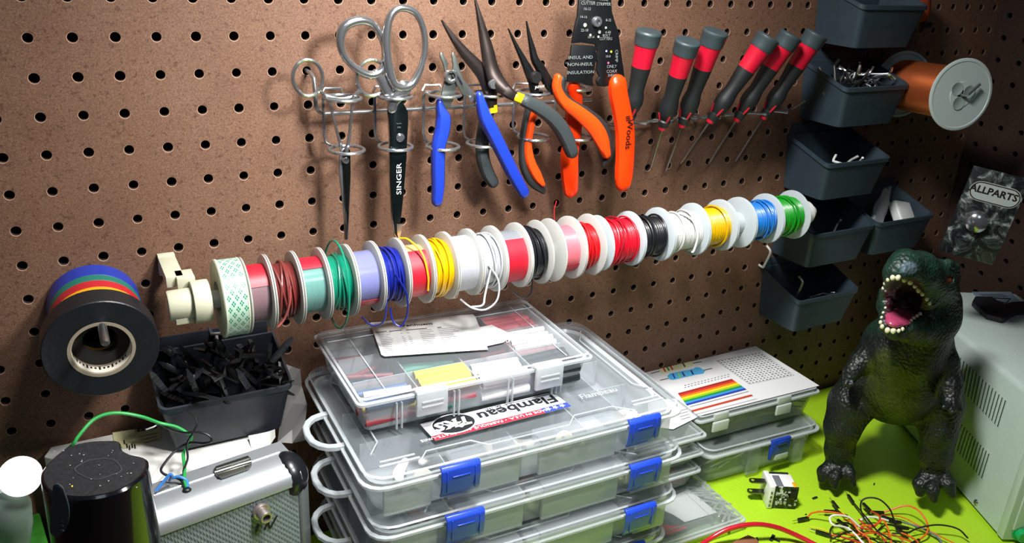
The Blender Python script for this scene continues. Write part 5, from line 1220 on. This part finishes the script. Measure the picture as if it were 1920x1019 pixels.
for j in range(C3-1):
    for i in (0, R5-1): bm.faces.new((g_[i][j], g_[i][j+1], g2[i][j+1], g2[i][j]))
obj('sheet', bm, mm('paper_grey', '#8a8987', .7), cp, smooth=False)
# ======================= bench power supply =======================
PSF = Vector((.760,-.290,0)); PU = Vector((.4368,.8996,0)).normalized(); PR = Vector((PU.y,-PU.x,0)); PL_, PWd, PH = .258, .138, .152
ps = thing('bench_power_supply', 'grey metal bench power supply with vent slots and a green button', 'power supply', PSF+Vector((0,0,DESK)))
def PP_(u, r, z): return PSF+PU*u+PR*r+Vector((0,0,DESK+z))
PSM = mm('ps_grey', '#b2c2bc', .42, bump=.06, bscale=1500, noise=.06, nscale=700)
bm = B(); b0 = .004
prof = [(0,b0),(0,PH-.006),(.0015,PH-.002),(.005,PH),(PWd-.005,PH),(PWd-.0015,PH-.002),(PWd,PH-.006),(PWd,b0)]
vs = [[bm.verts.new(PP_(u, r, z)) for r, z in prof] for u in (.006, PL_)]
for k in range(len(prof)): bm.faces.new((vs[0][k], vs[0][(k+1) % 8], vs[1][(k+1) % 8], vs[1][k]))
bm.faces.new(vs[0][::-1]); bm.faces.new(vs[1]); obj('housing', bm, PSM, ps, angle=60)
def fullbox(bm, u0, u1, r0, r1, z0, z1, bev=0):
    vs = [bm.verts.new(PP_(u, r, z)) for z in (z0, z1) for u, r in ((u0,r0),(u1,r0),(u1,r1),(u0,r1))]
    fs = [bm.faces.new([vs[i] for i in q]) for q in ((3,2,1,0),(4,5,6,7),(0,1,5,4),(1,2,6,5),(2,3,7,6),(3,0,4,7))]
    if bev: bmesh.ops.bevel(bm, geom=list({e for f in fs for e in f.edges}), offset=bev, segments=2, affect='EDGES', profile=.5)
bm = B(); fullbox(bm, -.004, .006, -.001, PWd+.001, b0-.001, PH+.001, .0015); obj('front_bezel', bm, PSM, ps)
bm = B(); fullbox(bm, -.0055, -.0035, .006, PWd-.006, .016, PH-.008, .0005); obj('front_panel', bm, mm('ps_panel', '#bccac6', .4), ps)
bm = B(); lathe(bm, [(0,.006),(.0055,.006),(.0065,.005),(.0068,0),(.0085,0),(.0085,-.001),(0,-.001)], PP_(-.0055, .015, .012), -PU, 28); obj('button', bm, mm('button_green', '#11a05a', .25, coat=.5), ps)
bm = B(); fullbox(bm, -.0062, -.0056, .012, .07, .0385, .0395); obj('panel_line', bm, M['print_black'], ps)
text('lettering', 'ON', PP_(-.0063, .020, .045), PR, (0,0,1), .008, M['print_black'], ps)
for u, r in ((.02,.015),(.02,PWd-.015),(PL_-.02,.015),(PL_-.02,PWd-.015)):
    bm = B(); lathe(bm, [(0,0),(.006,0),(.006,.005),(0,.005)], PP_(u, r, -.0005), (0,0,1), 16); obj('foot', bm, BLKM, ps)
def onside(x, y):
    r = Vector([float(v) for v in ray(x, y)]); c = Vector([float(v) for v in CC]); return c+r*((PSF-c).dot(PR)/r.dot(PR))
for (ax, ay, bx, by, cx_, cy_, dx, dy, n) in ((1802,672,1886,752, 1794,722,1871,801, 15), (1799,792,1855,852, 1785,836,1841,898, 12)):
    bm = B(); bl = B()
    for k in range(n):
        t = k/(n-1); p = onside(ax+(bx-ax)*t, ay+(by-ay)*t); q = onside(cx_+(dx-cx_)*t, cy_+(dy-cy_)*t)
        q = Vector((p.x, p.y, q.z)) if False else q
        dv_ = (q-p).normalized(); sd = dv_.cross(PR)*.0009
        prism(bm, [p-sd, p+sd, q+sd, q-sd], -PR*.0003)
        prism(bl, [p+sd*1.1, p+sd*2.1, q+sd*2.1, q+sd*1.1], -PR*.0007)
    vg = obj('vent_grille', bm, mm('vent_dark', '#1a1e1e', .9), ps); obj('vent_lip', bl, PSM, vg)
bm = B(); lathe(bm, [(0,.0016),(.0022,.0014),(.0034,0)], onside(1830,943), -PR, 16); obj('screw', bm, CHROME, ps)
ZP = DESK+PH
bm = B(); prism(bm, [Z(x, y, ZP+.0002) for x, y in ((1822,548),(1895,548),(1918,572),(1890,579),(1872,570),(1836,563))], (0,0,.0003)); obj('warning_label', bm, mm('label_slate', '#6d7f8c', .4), ps)
bm = B(); tube(bm, [Z(x, y, ZP+.0008) for x, y in ((1850,559),(1895,561),(1886,569))], .0009, 5, closed=True)
for k in range(3):
    a = Z(1835+k*4, 552+k*2.2, ZP+.0006); b_ = Z(1880+k*4, 551.5+k*2.2, ZP+.0006); prism(bm, [a, b_, b_+Vector((.0,-.0012,0)), a+Vector((0,-.0012,0))], (0,0,.00008))
obj('label_print', bm, M['print_black'], ps)
bm = B(); prism(bm, [Z(x, y, ZP+.0006) for x, y in ((1820.6,574),(1826,564),(1857,564),(1869,572),(1881.6,578),(1893,575),(1920,573),(1935,575),(1930,590),(1906,592),(1893,599),(1879,607),(1848,599))], (0,0,.006), .0015)
tag(obj('black_strap', bm, mm('strap_black', '#16181d', .55)), 'folded black strap lying on top of the grey power supply', 'strap')
# ======================= opened USB charger =======================
chg = thing('usb_charger', 'opened white plug charger with folding prongs and bare green circuit board', 'charger', Z(1460, 940, DESK))
c0 = Z(1446, 952, DESK+.001); c1_ = Z(1490, 954, DESK+.001); X_ = (c1_-c0); LX = X_.length; X_.normalize(); Y_ = Vector((-X_.y, X_.x, 0)); s_ = .0255
def G(a, b_, c): return c0+X_*(a*LX)+Y_*(b_*s_)+Vector((0,0,c*s_))
def gbox(bm, a0, a1, b0_, b1, c0_, c1, bev=0):
    vs = [bm.verts.new(G(a, b_, c)) for c in (c0_, c1) for a, b_ in ((a0,b0_),(a1,b0_),(a1,b1),(a0,b1))]
    fs = [bm.faces.new([vs[i] for i in q]) for q in ((3,2,1,0),(4,5,6,7),(0,1,5,4),(1,2,6,5),(2,3,7,6),(3,0,4,7))]
    if bev: bmesh.ops.bevel(bm, geom=list({e for f in fs for e in f.edges}), offset=bev, segments=2, affect='EDGES', profile=.5)
bm = B(); gbox(bm, -.24, 0, -.08, 1.02, -.02, 1.02, .0012); obj('plug_face', bm, mm('charger_white', '#e8e9e6', .4), chg)
bm = B()
for k in range(4): gbox(bm, -.17, -.09, -.10, -.07, .1+.2*k, .2+.2*k)
obj('face_vents', bm, mm('vent_grey', '#6d706c', .6), chg)
pcb = bpy.data.materials.new('circuit_board'); pcb.use_nodes = True; nt = pcb.node_tree; b = nt.nodes['Principled BSDF']
tc = nt.nodes.new('ShaderNodeTexCoord'); vr = nt.nodes.new('ShaderNodeTexVoronoi'); vr.inputs['Scale'].default_value = 420; vr.distance = 'CHEBYCHEV'
rp = nt.nodes.new('ShaderNodeValToRGB'); rp.color_ramp.interpolation = 'CONSTANT'; e_ = rp.color_ramp.elements; e_[0].color = lin('#10180f')+(1,); e_[1].position = .45; e_[1].color = lin('#1f3020')+(1,)
for p, c in ((.65,'#33452e'),(.78,'#c9cfc4'),(.9,'#11150f')): k_ = e_.new(p); k_.color = lin(c)+(1,)
nt.links.new(tc.outputs['Object'], vr.inputs['Vector']); sp_ = nt.nodes.new('ShaderNodeSeparateColor'); nt.links.new(vr.outputs['Color'], sp_.inputs[0]); nt.links.new(sp_.outputs[0], rp.inputs['Fac']); nt.links.new(rp.outputs['Color'], b.inputs['Base Color']); b.inputs['Roughness'].default_value = .35
bm = B(); gbox(bm, 0, 1.0, -.02, .04, .0, .98); obj('circuit_board', bm, pcb, chg)
bm = B(); random.seed(14)
for k in range(22): a = random.uniform(.05,.9); c = random.uniform(.05,.85); gbox(bm, a, a+random.uniform(.04,.12), -.06, -.02, c, c+random.uniform(.04,.10))
obj('board_components', bm, mm('comp_mix', '#a9afa2', .4, noise=.8, nscale=260), chg)
bm = B(); gbox(bm, .66, .90, -.10, -.02, .52, .85); obj('chip', bm, BLK, chg)
bm = B(); gbox(bm, .03, .96, .06, .95, .05, .93, .0008); obj('insulating_wrap', bm, mm('charger_white2', '#eeeeec', .5), chg)
bm = B(); gbox(bm, .10, .40, .10, .80, .93, .955, .0003); obj('grey_label', bm, mm('label_grey', '#6d7178', .5), chg)
bm = B(); gbox(bm, .82, .98, .10, .40, .60, .955, .0006); obj('yellow_capacitor', bm, mm('cap_yellow', '#e3a51a', .4), chg)
bm = B(); gbox(bm, .03, .85, .92, .99, .10, .98); obj('rear_board', bm, BLK, chg)
for c in (.36, .86):
    bm = B(); p = [G(-.24,.5,c), G(-.88,.5,c), G(-.97,.5,c)]; w_ = Vector((0,0,1))
    pts = [(-.24,.36),(-.86,.36),(-.93,.42),(-.95,.5),(-.93,.58),(-.86,.64),(-.24,.64)]
    vs_o = [G(a, b_, c-.03) for a, b_ in pts]; prism(bm, vs_o, (0,0,.0014)); 
    pr_ = obj('prong', bm, mm('prong_steel', '#7d7f68', .3, 1), chg)
    bm = B(); lathe(bm, [(0,.0002),(.0017,.0002),(.0017,-.0017),(0,-.0017)], G(-.80,.5,c-.03)+Vector((0,0,.0014)), (0,0,1), 14); obj('prong_hole', bm, mm('lime_hole', '#8fae20', .6), pr_)
# ======================= jumper wires =======================
random.seed(77)
def jumper(c, name_c, pts, lab, ends='both', grp=None, r=.00085):
    P = [Z(x, y, DESK+z/1000) for x, y, z in pts]
    t = thing('jumper_wire', lab, 'jumper wire', P[0], grp)
    bm = B(); tube(bm, P, r, 7, smooth=6); obj('insulation', bm, mm('insul'+c, c, .4, coat=.2), t)
    for i, (a, b_) in enumerate(((P[0], P[1]), (P[-1], P[-2]))):
        if ends == 'first' and i: continue
        if ends == 'last' and not i: continue
        if ends == 'none': continue
        d = (a-b_); d.z = 0; d.normalize(); rot = Vector((1,0,0)).rotation_difference(d).to_matrix()
        cpos = a+d*.005; cpos.z = max(cpos.z, DESK+.0018)
        bm = B(); box(bm, cpos, (.0125,.0026,.0026), rot, bevel=.0003); obj('connector', bm, BLK, t)
        bm = B(); tube(bm, [cpos+d*.006, cpos+d*.0125], .00035, 5); obj('pin', bm, CHROME, t)
    return t
O, K, Y, Wt, Rd = '#e2601a', '#15181a', '#d8d01c', '#e8e8e2', '#c03420'
jumper(O,'orange',[(1514,972,4),(1522,963,9),(1545,960,14),(1575,964,16),(1592,972,10),(1600,986,5),(1612,1000,4),(1640,1022,3)],'orange jumper wire curving over the left edge of the tangle','first')
jumper(K,'black',[(1599,942,4),(1612,957,6),(1630,978,10),(1650,1000,10),(1700,1030,4)],'black jumper wire with its pin pointing up at the top of the tangle','first')
jumper(K,'black',[(1682,992,5),(1676,975,12),(1668,955,20),(1650,938,26),(1630,934,26),(1616,940,22),(1614,955,18),(1622,975,10),(1640,990,8)],'black jumper wire forming the tall loop in the tangle','first')
jumper(O,'orange',[(1655,962,3),(1675,955,8),(1700,949,14),(1722,958,16),(1738,980,12),(1738,1000,8),(1722,1014,4)],'orange jumper wire forming the wide arc at the right of the tangle')
jumper(O,'orange',[(1652,966,4),(1690,970,5),(1720,985,6),(1760,1005,6),(1800,1025,4)],'thin orange jumper wire running right towards the power supply','none',r=.0006)
jumper(Wt,'white',[(1620,1022,5),(1603,1002,8),(1586,990,10),(1562,985,14),(1556,972,16),(1566,967,18),(1590,970,16),(1608,985,10),(1618,995,6)],'white jumper wire making the loop in the middle of the tangle','none',r=.0010)
jumper(Wt,'white',[(1612,976,6),(1630,970,9),(1652,973,8),(1668,978,6)],'short white jumper wire arching between two black plugs','last',r=.0010)
jumper('#6a7480','grey',[(1675,976,5),(1700,982,6),(1730,992,6),(1758,1008,5),(1768,1024,4)],'grey blue jumper wire at the right of the tangle','first',r=.0010)
jumper(K,'black',[(1672,1001,3),(1700,1000,6),(1725,990,10),(1760,985,14),(1795,992,12),(1815,1010,6)],'black jumper wire arching towards the corner of the power supply','none')
jumper(O,'orange',[(1600,988,8),(1640,985,10),(1655,976,12),(1664,990,12),(1670,1010,8),(1672,1030,5)],'orange jumper wire crossing the right of the white loop','none')
jumper(Y,'yellow',[(1520,989,3),(1545,994,4),(1558,1002,5),(1580,1012,5)],'yellow jumper wire between the two left plugs of the tangle','none',r=.0008)
jumper(Y,'yellow',[(1571,954,6),(1582,964,8),(1592,975,7),(1600,990,5)],'short yellow jumper wire at the top of the tangle','first',r=.0008)
jumper(Rd,'red',[(1552,1003,4),(1580,1008,6),(1610,1018,5),(1640,1026,4)],'red jumper wire leading from the lower left plug','first',r=.0010)
jumper(Rd,'red',[(1631,958,8),(1650,970,12),(1640,988,9),(1625,987,8),(1610,975,7)],'dark red jumper wire looping at the centre of the tangle','first')
jumper(K,'black',[(1556,1010,6),(1558,992,10),(1572,982,14),(1590,982,12),(1605,992,8),(1622,1000,6)],'black jumper wire arching beside the white loop','none')
jumper(K,'black',[(1598,1018,4),(1620,1010,6),(1636,1012,5),(1650,1020,4)],'black jumper wire at the bottom middle of the tangle')
jumper(O,'orange',[(1690,1000,6),(1705,1006,8),(1718,1014,6),(1722,1020,4)],'short orange jumper wire below the wide arc','none')
jumper('#b06a2a','brown',[(1660,1022,4),(1664,1008,8),(1676,1004,9),(1690,1012,7),(1700,1026,4)],'brown orange jumper wire curling at the bottom of the tangle','none')
jumper(Wt,'white',[(1588,988,9),(1600,1000,7),(1612,1012,5),(1622,1022,4)],'white jumper wire running down from the tangle centre','first',r=.0010)
jumper(K,'black',[(1566,960,6),(1578,962,5),(1590,968,4)],'stubby black jumper lead at the upper left of the tangle','first')
jumper(O,'orange',[(1576,1000,6),(1600,1004,7),(1640,1000,9),(1680,1006,7),(1716,1020,4)],'orange jumper wire running low across the front of the tangle','none')
jumper(Rd,'red',[(1612,990,9),(1630,994,11),(1650,1004,9),(1662,1020,5)],'red jumper wire diving under the short white one','last')
jumper(K,'black',[(1560,1012,5),(1575,1004,8),(1590,998,9),(1612,996,8)],'black jumper wire beneath the white loop','none')
jumper(K,'black',[(1640,1004,6),(1652,990,9),(1668,984,9),(1682,990,6)],'short black jumper lead left of the tall loop end','last')
jumper(O,'orange',[(1582,975,9),(1598,980,13),(1610,996,11),(1628,1010,8),(1632,1028,4)],'orange jumper wire threading down through the white loop','none')
# thick red cable, brown scrap, crumbs
bm = B(); tube(bm, [Z(x, y, DESK+z) for x, y, z in ((1290,1040,.004),(1330,1012,.010),(1365,993,.018),(1410,984,.022),(1450,988,.018),(1490,1003,.010),(1540,1028,.004))], .0023, 12, smooth=8)
tag(obj('red_cable', bm, mm('cable_red', '#c41a30', .25, coat=.5)), 'thick glossy red cable arching over the mat at the bottom edge', 'cable')
bm = B(); prism(bm, [Z(x, y, DESK+.0006) for x, y in ((1372,1022),(1395,1011),(1402,1008),(1418,1015),(1424,1026),(1400,1035))], (0,0,.003), .0005); tag(obj('wood_scrap', bm, mm('scrap_brown', '#8a5a3c', .7)), 'small brown board scrap on the mat below the red cable', 'scrap')
for i, (x, y, s, a) in enumerate(((1528,934,.004,0),(1639,908,.0022,.5),(1511,965,.0014,0),(1420,1012,.003,1),(1448,1009,.006,.5),(1456,1013,.004,2))):
    bm = B(); box(bm, Z(x, y, DESK+.0011), (s*1.6, s*.5, .0011), rotz(a), bevel=.0002); tag(obj('plastic_crumb', bm, M['vent_dark']), 'tiny dark plastic crumb lying on the lime green mat', 'crumb', 'crumbs on the green mat')
# ======================= toy dinosaur =======================
DF = np.array([-.67,-.74,0]); DF /= np.linalg.norm(DF); DP0 = np.array([.72,-.19,0])
def T(x, y, u):
    r = ray(x, y); return CC+r*(((DP0+DF*u)-CC)@DF)/(r@DF)
prims = []   # (kind, a, b, ra, rb, k)
def S(a, b, k=.008, sub=False):
    """round cone between two (px, py, forward, radius px) knots"""
    A, Bq = T(*a[:3]), T(*b[:3]); prims.append((A, Bq, a[3]*mpp(A), b[3]*mpp(Bq), k, sub))
def CHN(l, k=.008, sub=False):
    for a, b in zip(l, l[1:]): S(a, b, k, sub)
# trunk, neck
CHN([(1672,735,-.030,60),(1682,700,-.005,72),(1700,655,.012,66),(1728,612,.018,50),(1752,575,.015,44)], .012)
CHN([(1712,735,-.02,60),(1690,720,.000,66)], .012)
CHN([(1640,690,-.01,34),(1660,640,.00,34),(1705,610,.01,40)], .010)
# tail behind
CHN([(1682,735,-.05,50),(1670,742,-.080,34),(1660,745,-.098,22)], .012)
# left leg (picture side)
CHN([(1628,718,-.020,46),(1597,758,-.004,40),(1580,800,.002,31),(1574,845,.000,24),(1573,868,.003,21)], .009)
for q in ([(1563,872,.006,15),(1545,886,.014,12.5),(1542,899,.018,9)], [(1572,876,.008,15),(1564,897,.022,12),(1565,914,.028,6)], [(1582,870,.006,15),(1592,890,.016,12),(1601,910,.022,5)]): CHN(q, .0025)
# right leg
CHN([(1762,712,-.020,40),(1766,760,.000,36),(1760,805,.006,31),(1754,850,.006,27),(1752,878,.008,23)], .009)
for q in ([(1742,888,.010,16),(1725,908,.020,13),(1725,924,.024,9)], [(1752,893,.012,16),(1747,920,.030,13),(1751,938,.036,7)], [(1763,888,.010,16),(1778,908,.022,12.5),(1785,929,.028,7)]): CHN(q, .0025)
# arms
CHN([(1640,652,.008,24),(1614,678,.016,18),(1598,698,.024,13),(1590,716,.030,9)], .008)
for q in ([(1590,716,.030,6),(1583,721,.036,3)], [(1592,717,.030,6),(1592,726,.036,3)], [(1595,714,.030,5),(1600,722,.036,3)]): CHN(q, .003)
CHN([(1758,640,.010,27),(1773,680,.018,21),(1783,725,.026,18),(1782,752,.036,16)], .008)
for q in ([(1778,758,.040,8),(1770,764,.050,5)], [(1788,760,.040,9),(1784,772,.048,6)], [(1796,757,.036,8),(1800,768,.042,6)]): CHN(q, .004)
# head: cranium, cheeks, upper jaw, lower jaw
CHN([(1756,560,.018,37),(1755,535,.030,32),(1742,520,.045,32)], .010)
CHN([(1750,525,.040,34),(1722,508,.062,33),(1697,500,.078,27),(1683,508,.086,22)], .010)
CHN([(1769,575,.018,22),(1772,545,.030,19)], .008)
CHN([(1668,535,.070,12),(1672,516,.084,14)], .007)
CHN([(1768,505,.036,16),(1784,503,.030,12)], .006)          # brow ridge
CHN([(1752,505,.056,7),(1764,506,.050,8),(1776,496,.046,10),(1789,502,.038,9),(1793,522,.030,8)], .002)
CHN([(1690,480,.070,9),(1700,474,.066,6)], .006)
CHN([(1702,482,.068,8),(1722,486,.058,8)], .005)
CHN([(1772,600,.020,26),(1750,612,.030,26),(1722,622,.050,18),(1700,624,.064,15),(1676,622,.076,14)], .009)
CHN([(1676,622,.076,13),(1660,610,.074,11),(1661,590,.060,10),(1664,565,.040,12)], .006)
CHN([(1742,600,.036,22),(1752,582,.030,22)], .008)
CHN([(1658,548,.046,10),(1657,575,.044,10),(1662,598,.056,9)], .006)
CHN([(1690,565,.018,42),(1720,560,.016,44)], .006)
CHN([(1700,540,.050,30),(1735,560,.045,24)], .006)
CHN([(1680,627,.078,9),(1704,614,.066,9),(1728,598,.050,10)], .004)
# eye socket dent and mouth cavity
CHN([(1779,525,.0478,6.5),(1782,525,.060,7)], .003, True)
CHN([(1698,556,.125,36),(1702,558,.090,34),(1706,563,.066,26),(1708,566,.050,15)], .004, True)
CHN([(1686,582,.125,29),(1687,583,.092,26),(1695,583,.068,19)], .004, True)
CHN([(1715,570,.11,24),(1714,572,.076,18)], .004, True)
def sdf_cone(P, a, b, ra, rb):
    ba = b-a; L = np.dot(ba, ba); h = np.clip(((P-a)@ba)/max(L, 1e-12), 0, 1)
    return np.linalg.norm(P-a-h[..., None]*ba, axis=-1)-(ra+(rb-ra)*h)
def field(P, subs=True):
    d = np.full(P.shape[:-1], 9., np.float32)
    for A, Bq, ra, rb, k, sub in prims:
        if sub: continue
        e = sdf_cone(P, A, Bq, ra, rb); h = np.maximum(k-np.abs(d-e), 0)/k; d = np.minimum(d, e)-h*h*k*.25
    c = np.full(P.shape[:-1], 9., np.float32)
    for A, Bq, ra, rb, k, sub in prims:
        if not sub: continue
        e = sdf_cone(P, A, Bq, ra, rb); h = np.maximum(k-np.abs(c-e), 0)/k; c = np.minimum(c, e)-h*h*k*.25
    k = .0015; e = -c; h = np.maximum(k-np.abs(d-e), 0)/k
    return np.maximum(d, e)+h*h*k*.25, c
al = np.array([q for p in prims if not p[5] for q in (p[0]-p[2], p[0]+p[2], p[1]-p[3], p[1]+p[3])])
lo, hi = al.min(0)-.004, al.max(0)+.004; hs = .0016
nx, ny, nz_ = [int(v) for v in np.ceil((hi-lo)/hs)]
gx, gy, gz = [lo[i]+hs*np.arange(n) for i, n in enumerate((nx, ny, nz_))]
G3 = np.stack(np.meshgrid(gx, gy, gz, indexing='ij'), -1).astype(np.float32)
V3, C3_ = field(G3)
V3 = np.maximum(V3, (DESK+.0006)-G3[..., 2])
ins = V3 < 0
def nets(V, ins):
    n0, n1, n2 = V.shape
    acc = np.zeros((n0-1, n1-1, n2-1, 3)); cnt = np.zeros((n0-1, n1-1, n2-1))
    offs = [(i, j, k) for i in (0,1) for j in (0,1) for k in (0,1)]
    for o in offs:
        for ax_ in range(3):
            if o[ax_]: continue
            p = list(o); p[ax_] = 1
            a = V[o[0]:n0-1+o[0], o[1]:n1-1+o[1], o[2]:n2-1+o[2]]; b = V[p[0]:n0-1+p[0], p[1]:n1-1+p[1], p[2]:n2-1+p[2]]
            m = (a < 0) != (b < 0); t = np.where(m, a/np.where(m, a-b, 1), 0)
            for c in range(3): acc[..., c] += np.where(m, o[c]+(t if c == ax_ else 0), 0)
            cnt += m
    act = cnt > 0; idx = -np.ones(act.shape, int); idx[act] = np.arange(act.sum())
    ii = np.stack(np.nonzero(act), -1); verts = ii+acc[act]/cnt[act][:, None]
    quads = []
    for ax_ in range(3):
        o1, o2 = [(1,2), (2,0), (0,1)][ax_]
        sl = [slice(1, -1)]*3; sl[ax_] = slice(0, -1); a = ins[tuple(sl)]
        s2 = [slice(1, -1)]*3; s2[ax_] = slice(1, None); b = ins[tuple(s2)]
        q = np.stack(np.nonzero(a != b), -1); fl_ = a[tuple(q.T)]
        base = q.copy()
        for c in range(3):
            if c != ax_: base[:, c] += 1
        def cell(d1, d2): z = base.copy(); z[:, o1] += d1; z[:, o2] += d2; return idx[tuple(z.T)]
        Q4 = np.stack([cell(-1,-1), cell(0,-1), cell(0,0), cell(-1,0)], -1)
        Q4[~fl_] = Q4[~fl_][:, ::-1]; quads.append(Q4)
    return verts, np.concatenate(quads)
vv, qq = nets(V3, ins); vv = lo+vv*hs
qq = qq[(qq >= 0).all(1)]
di = thing('toy_dinosaur', 'dark green toy tyrannosaur with open roaring mouth standing on the green mat', 'toy dinosaur', (float(DP0[0]), float(DP0[1]), DESK))
off = np.array([DP0[0], DP0[1], DESK])
me = bpy.data.meshes.new('body'); me.from_pydata((vv-off).tolist(), [], qq.tolist()); me.update()
for p_ in me.polygons: p_.use_smooth = True
_, cav = field(vv)
nrm = np.zeros(len(vv)*3); me.vertices.foreach_get('normal', nrm); nrm = nrm.reshape(-1, 3)
q_ = (vv-CC)@RC.T; pxx = 960+FC*q_[:, 0]/q_[:, 2]; pyy = 509.5+FC*q_[:, 1]/q_[:, 2]
def sstep(a, b, x): t = np.clip((x-a)/(b-a), 0, 1); return t*t*(3-2*t)
fw = nrm@DF
jit = .12*np.sin(vv[:, 0]*900)*np.sin(vv[:, 1]*1100)*np.sin(vv[:, 2]*800)
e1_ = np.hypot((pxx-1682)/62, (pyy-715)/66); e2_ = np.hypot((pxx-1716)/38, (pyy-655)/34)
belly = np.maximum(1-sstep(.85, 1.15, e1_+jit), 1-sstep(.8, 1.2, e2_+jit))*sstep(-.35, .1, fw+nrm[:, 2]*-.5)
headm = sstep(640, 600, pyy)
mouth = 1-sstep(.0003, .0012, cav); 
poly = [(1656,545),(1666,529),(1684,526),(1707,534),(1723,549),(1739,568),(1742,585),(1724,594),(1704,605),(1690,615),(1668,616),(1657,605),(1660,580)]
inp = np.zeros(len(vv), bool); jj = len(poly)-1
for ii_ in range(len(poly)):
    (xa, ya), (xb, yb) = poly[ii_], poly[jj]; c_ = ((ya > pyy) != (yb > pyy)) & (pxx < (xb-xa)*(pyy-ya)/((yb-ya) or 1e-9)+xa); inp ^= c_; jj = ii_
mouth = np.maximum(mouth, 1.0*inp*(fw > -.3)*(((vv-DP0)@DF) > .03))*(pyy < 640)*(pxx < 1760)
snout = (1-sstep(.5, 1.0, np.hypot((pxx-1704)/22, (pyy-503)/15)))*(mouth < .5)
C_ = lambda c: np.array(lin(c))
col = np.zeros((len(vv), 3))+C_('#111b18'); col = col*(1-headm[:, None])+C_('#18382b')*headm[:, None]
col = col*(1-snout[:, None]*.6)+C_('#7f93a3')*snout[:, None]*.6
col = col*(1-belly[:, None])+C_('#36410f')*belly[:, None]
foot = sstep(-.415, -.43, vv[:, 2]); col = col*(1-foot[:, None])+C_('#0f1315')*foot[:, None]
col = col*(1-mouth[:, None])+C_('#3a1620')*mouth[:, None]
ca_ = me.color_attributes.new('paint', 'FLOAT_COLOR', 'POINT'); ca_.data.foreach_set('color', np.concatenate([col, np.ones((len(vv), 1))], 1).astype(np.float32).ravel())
dm_ = bpy.data.materials.new('dinosaur_skin'); dm_.use_nodes = True; nt = dm_.node_tree; b = nt.nodes['Principled BSDF']
at = nt.nodes.new('ShaderNodeVertexColor'); at.layer_name = 'paint'
tc = nt.nodes.new('ShaderNodeTexCoord'); vr = nt.nodes.new('ShaderNodeTexVoronoi'); vr.inputs['Scale'].default_value = 330; nz = nt.nodes.new('ShaderNodeTexNoise'); nz.inputs['Scale'].default_value = 130; nz.inputs['Detail'].default_value = 5
nt.links.new(tc.outputs['Object'], vr.inputs['Vector']); nt.links.new(tc.outputs['Object'], nz.inputs['Vector'])
rp = nt.nodes.new('ShaderNodeValToRGB'); rp.color_ramp.elements[0].position = .35; rp.color_ramp.elements[0].color = (.35,.38,.35,1); rp.color_ramp.elements[1].position = .7; rp.color_ramp.elements[1].color = (1.0,1.0,1.0,1)
rp.color_ramp.elements.new(.85).color = (1.9,2.1,2.0,1)
nt.links.new(nz.outputs['Fac'], rp.inputs['Fac']); mx = nt.nodes.new('ShaderNodeMix'); mx.data_type = 'RGBA'; mx.blend_type = 'MULTIPLY'; mx.inputs['Factor'].default_value = .85
nt.links.new(at.outputs['Color'], mx.inputs['A']); nt.links.new(rp.outputs['Color'], mx.inputs['B']); nt.links.new(mx.outputs['Result'], b.inputs['Base Color'])
ad = nt.nodes.new('ShaderNodeMath'); ad.operation = 'ADD'; nt.links.new(vr.outputs['Distance'], ad.inputs[0]); nt.links.new(nz.outputs['Fac'], ad.inputs[1])
bp = nt.nodes.new('ShaderNodeBump'); bp.inputs['Strength'].default_value = .6; bp.inputs['Distance'].default_value = .0016; nt.links.new(ad.outputs[0], bp.inputs['Height']); nt.links.new(bp.outputs['Normal'], b.inputs['Normal'])
b.inputs['Roughness'].default_value = .46
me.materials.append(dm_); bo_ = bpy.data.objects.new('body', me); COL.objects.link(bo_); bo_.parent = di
def TV(x, y, u): return Vector([float(v) for v in T(x, y, u)])
# teeth sit on the jaw rims: each is pushed along the view ray to the skin surface
def onskin(x, y, inner=.0):
    r = ray(x, y); r = r/np.linalg.norm(r); ts = np.linspace(.75, 1.15, 900); P = CC+ts[:, None]*r
    f, _c = field(P[None].astype(np.float64)); f = f[0]; k = np.nonzero(f < 0)[0]
    return Vector([float(v) for v in (P[k[0]] if len(k) else T(x, y, .07))])
TO = mm('tooth_ivory', '#d9d3b4', .35, coat=.3)
def teeth(L, up):
    for i, (x, y, r) in enumerate(L):
        p = onskin(x, y); rr = r*mpp(p)*.62; bm = B(); ball(bm, p, rr, (1, 1, 1.25), u=10, v=8); obj('tooth', bm, TO, di)
teeth([(1656,541,5),(1659,532,5),(1665,525,6),(1674,521,8),(1684,521,8),(1696,524,8.5),(1707,529,8.5),(1716,536,7.5),(1723,544,8.5),(1730,551,7),(1738,561,6.5),(1743,569,6)], 1)
teeth([(1660,578,4),(1656,587,4),(1653,596,4.5),(1651,605,5.5),(1654,613,6.5),(1664,620,8),(1675,621,8.5),(1685,621,6),(1692,618,6),(1698,612,5),(1703,607,5),(1708,602,5.5),(1713,598,6),(1719,594,6),(1725,590,6.5)], 0)
bm = B(); ribbon(bm, [TV(1700,590,.040), TV(1690,594,.056), TV(1680,600,.070), TV(1674,606,.078)], [24*mpp(TV(1690,594,.05)), 25*mpp(TV(1690,594,.05)), 21*mpp(TV(1690,594,.05)), 14*mpp(TV(1690,594,.05))], .0042, (-.3,-.3,.9), seg=16, smooth=4, power=2); obj('tongue', bm, mm('tongue_pink', '#a83f62', .28, coat=.4), di)
p = onskin(1779,526); bm = B(); ball(bm, p, 8.5*mpp(p), u=18, v=12); ey = obj('eye', bm, mm('eye_orange', '#ff7430', .2, coat=.8), di)
rv = (Vector([float(v) for v in CC])-p).normalized(); bm = B(); ball(bm, p+rv*5.2*mpp(p)+Vector((0,0,.0)), 1.6*mpp(p), u=10, v=6); obj('pupil', bm, BLK, ey)
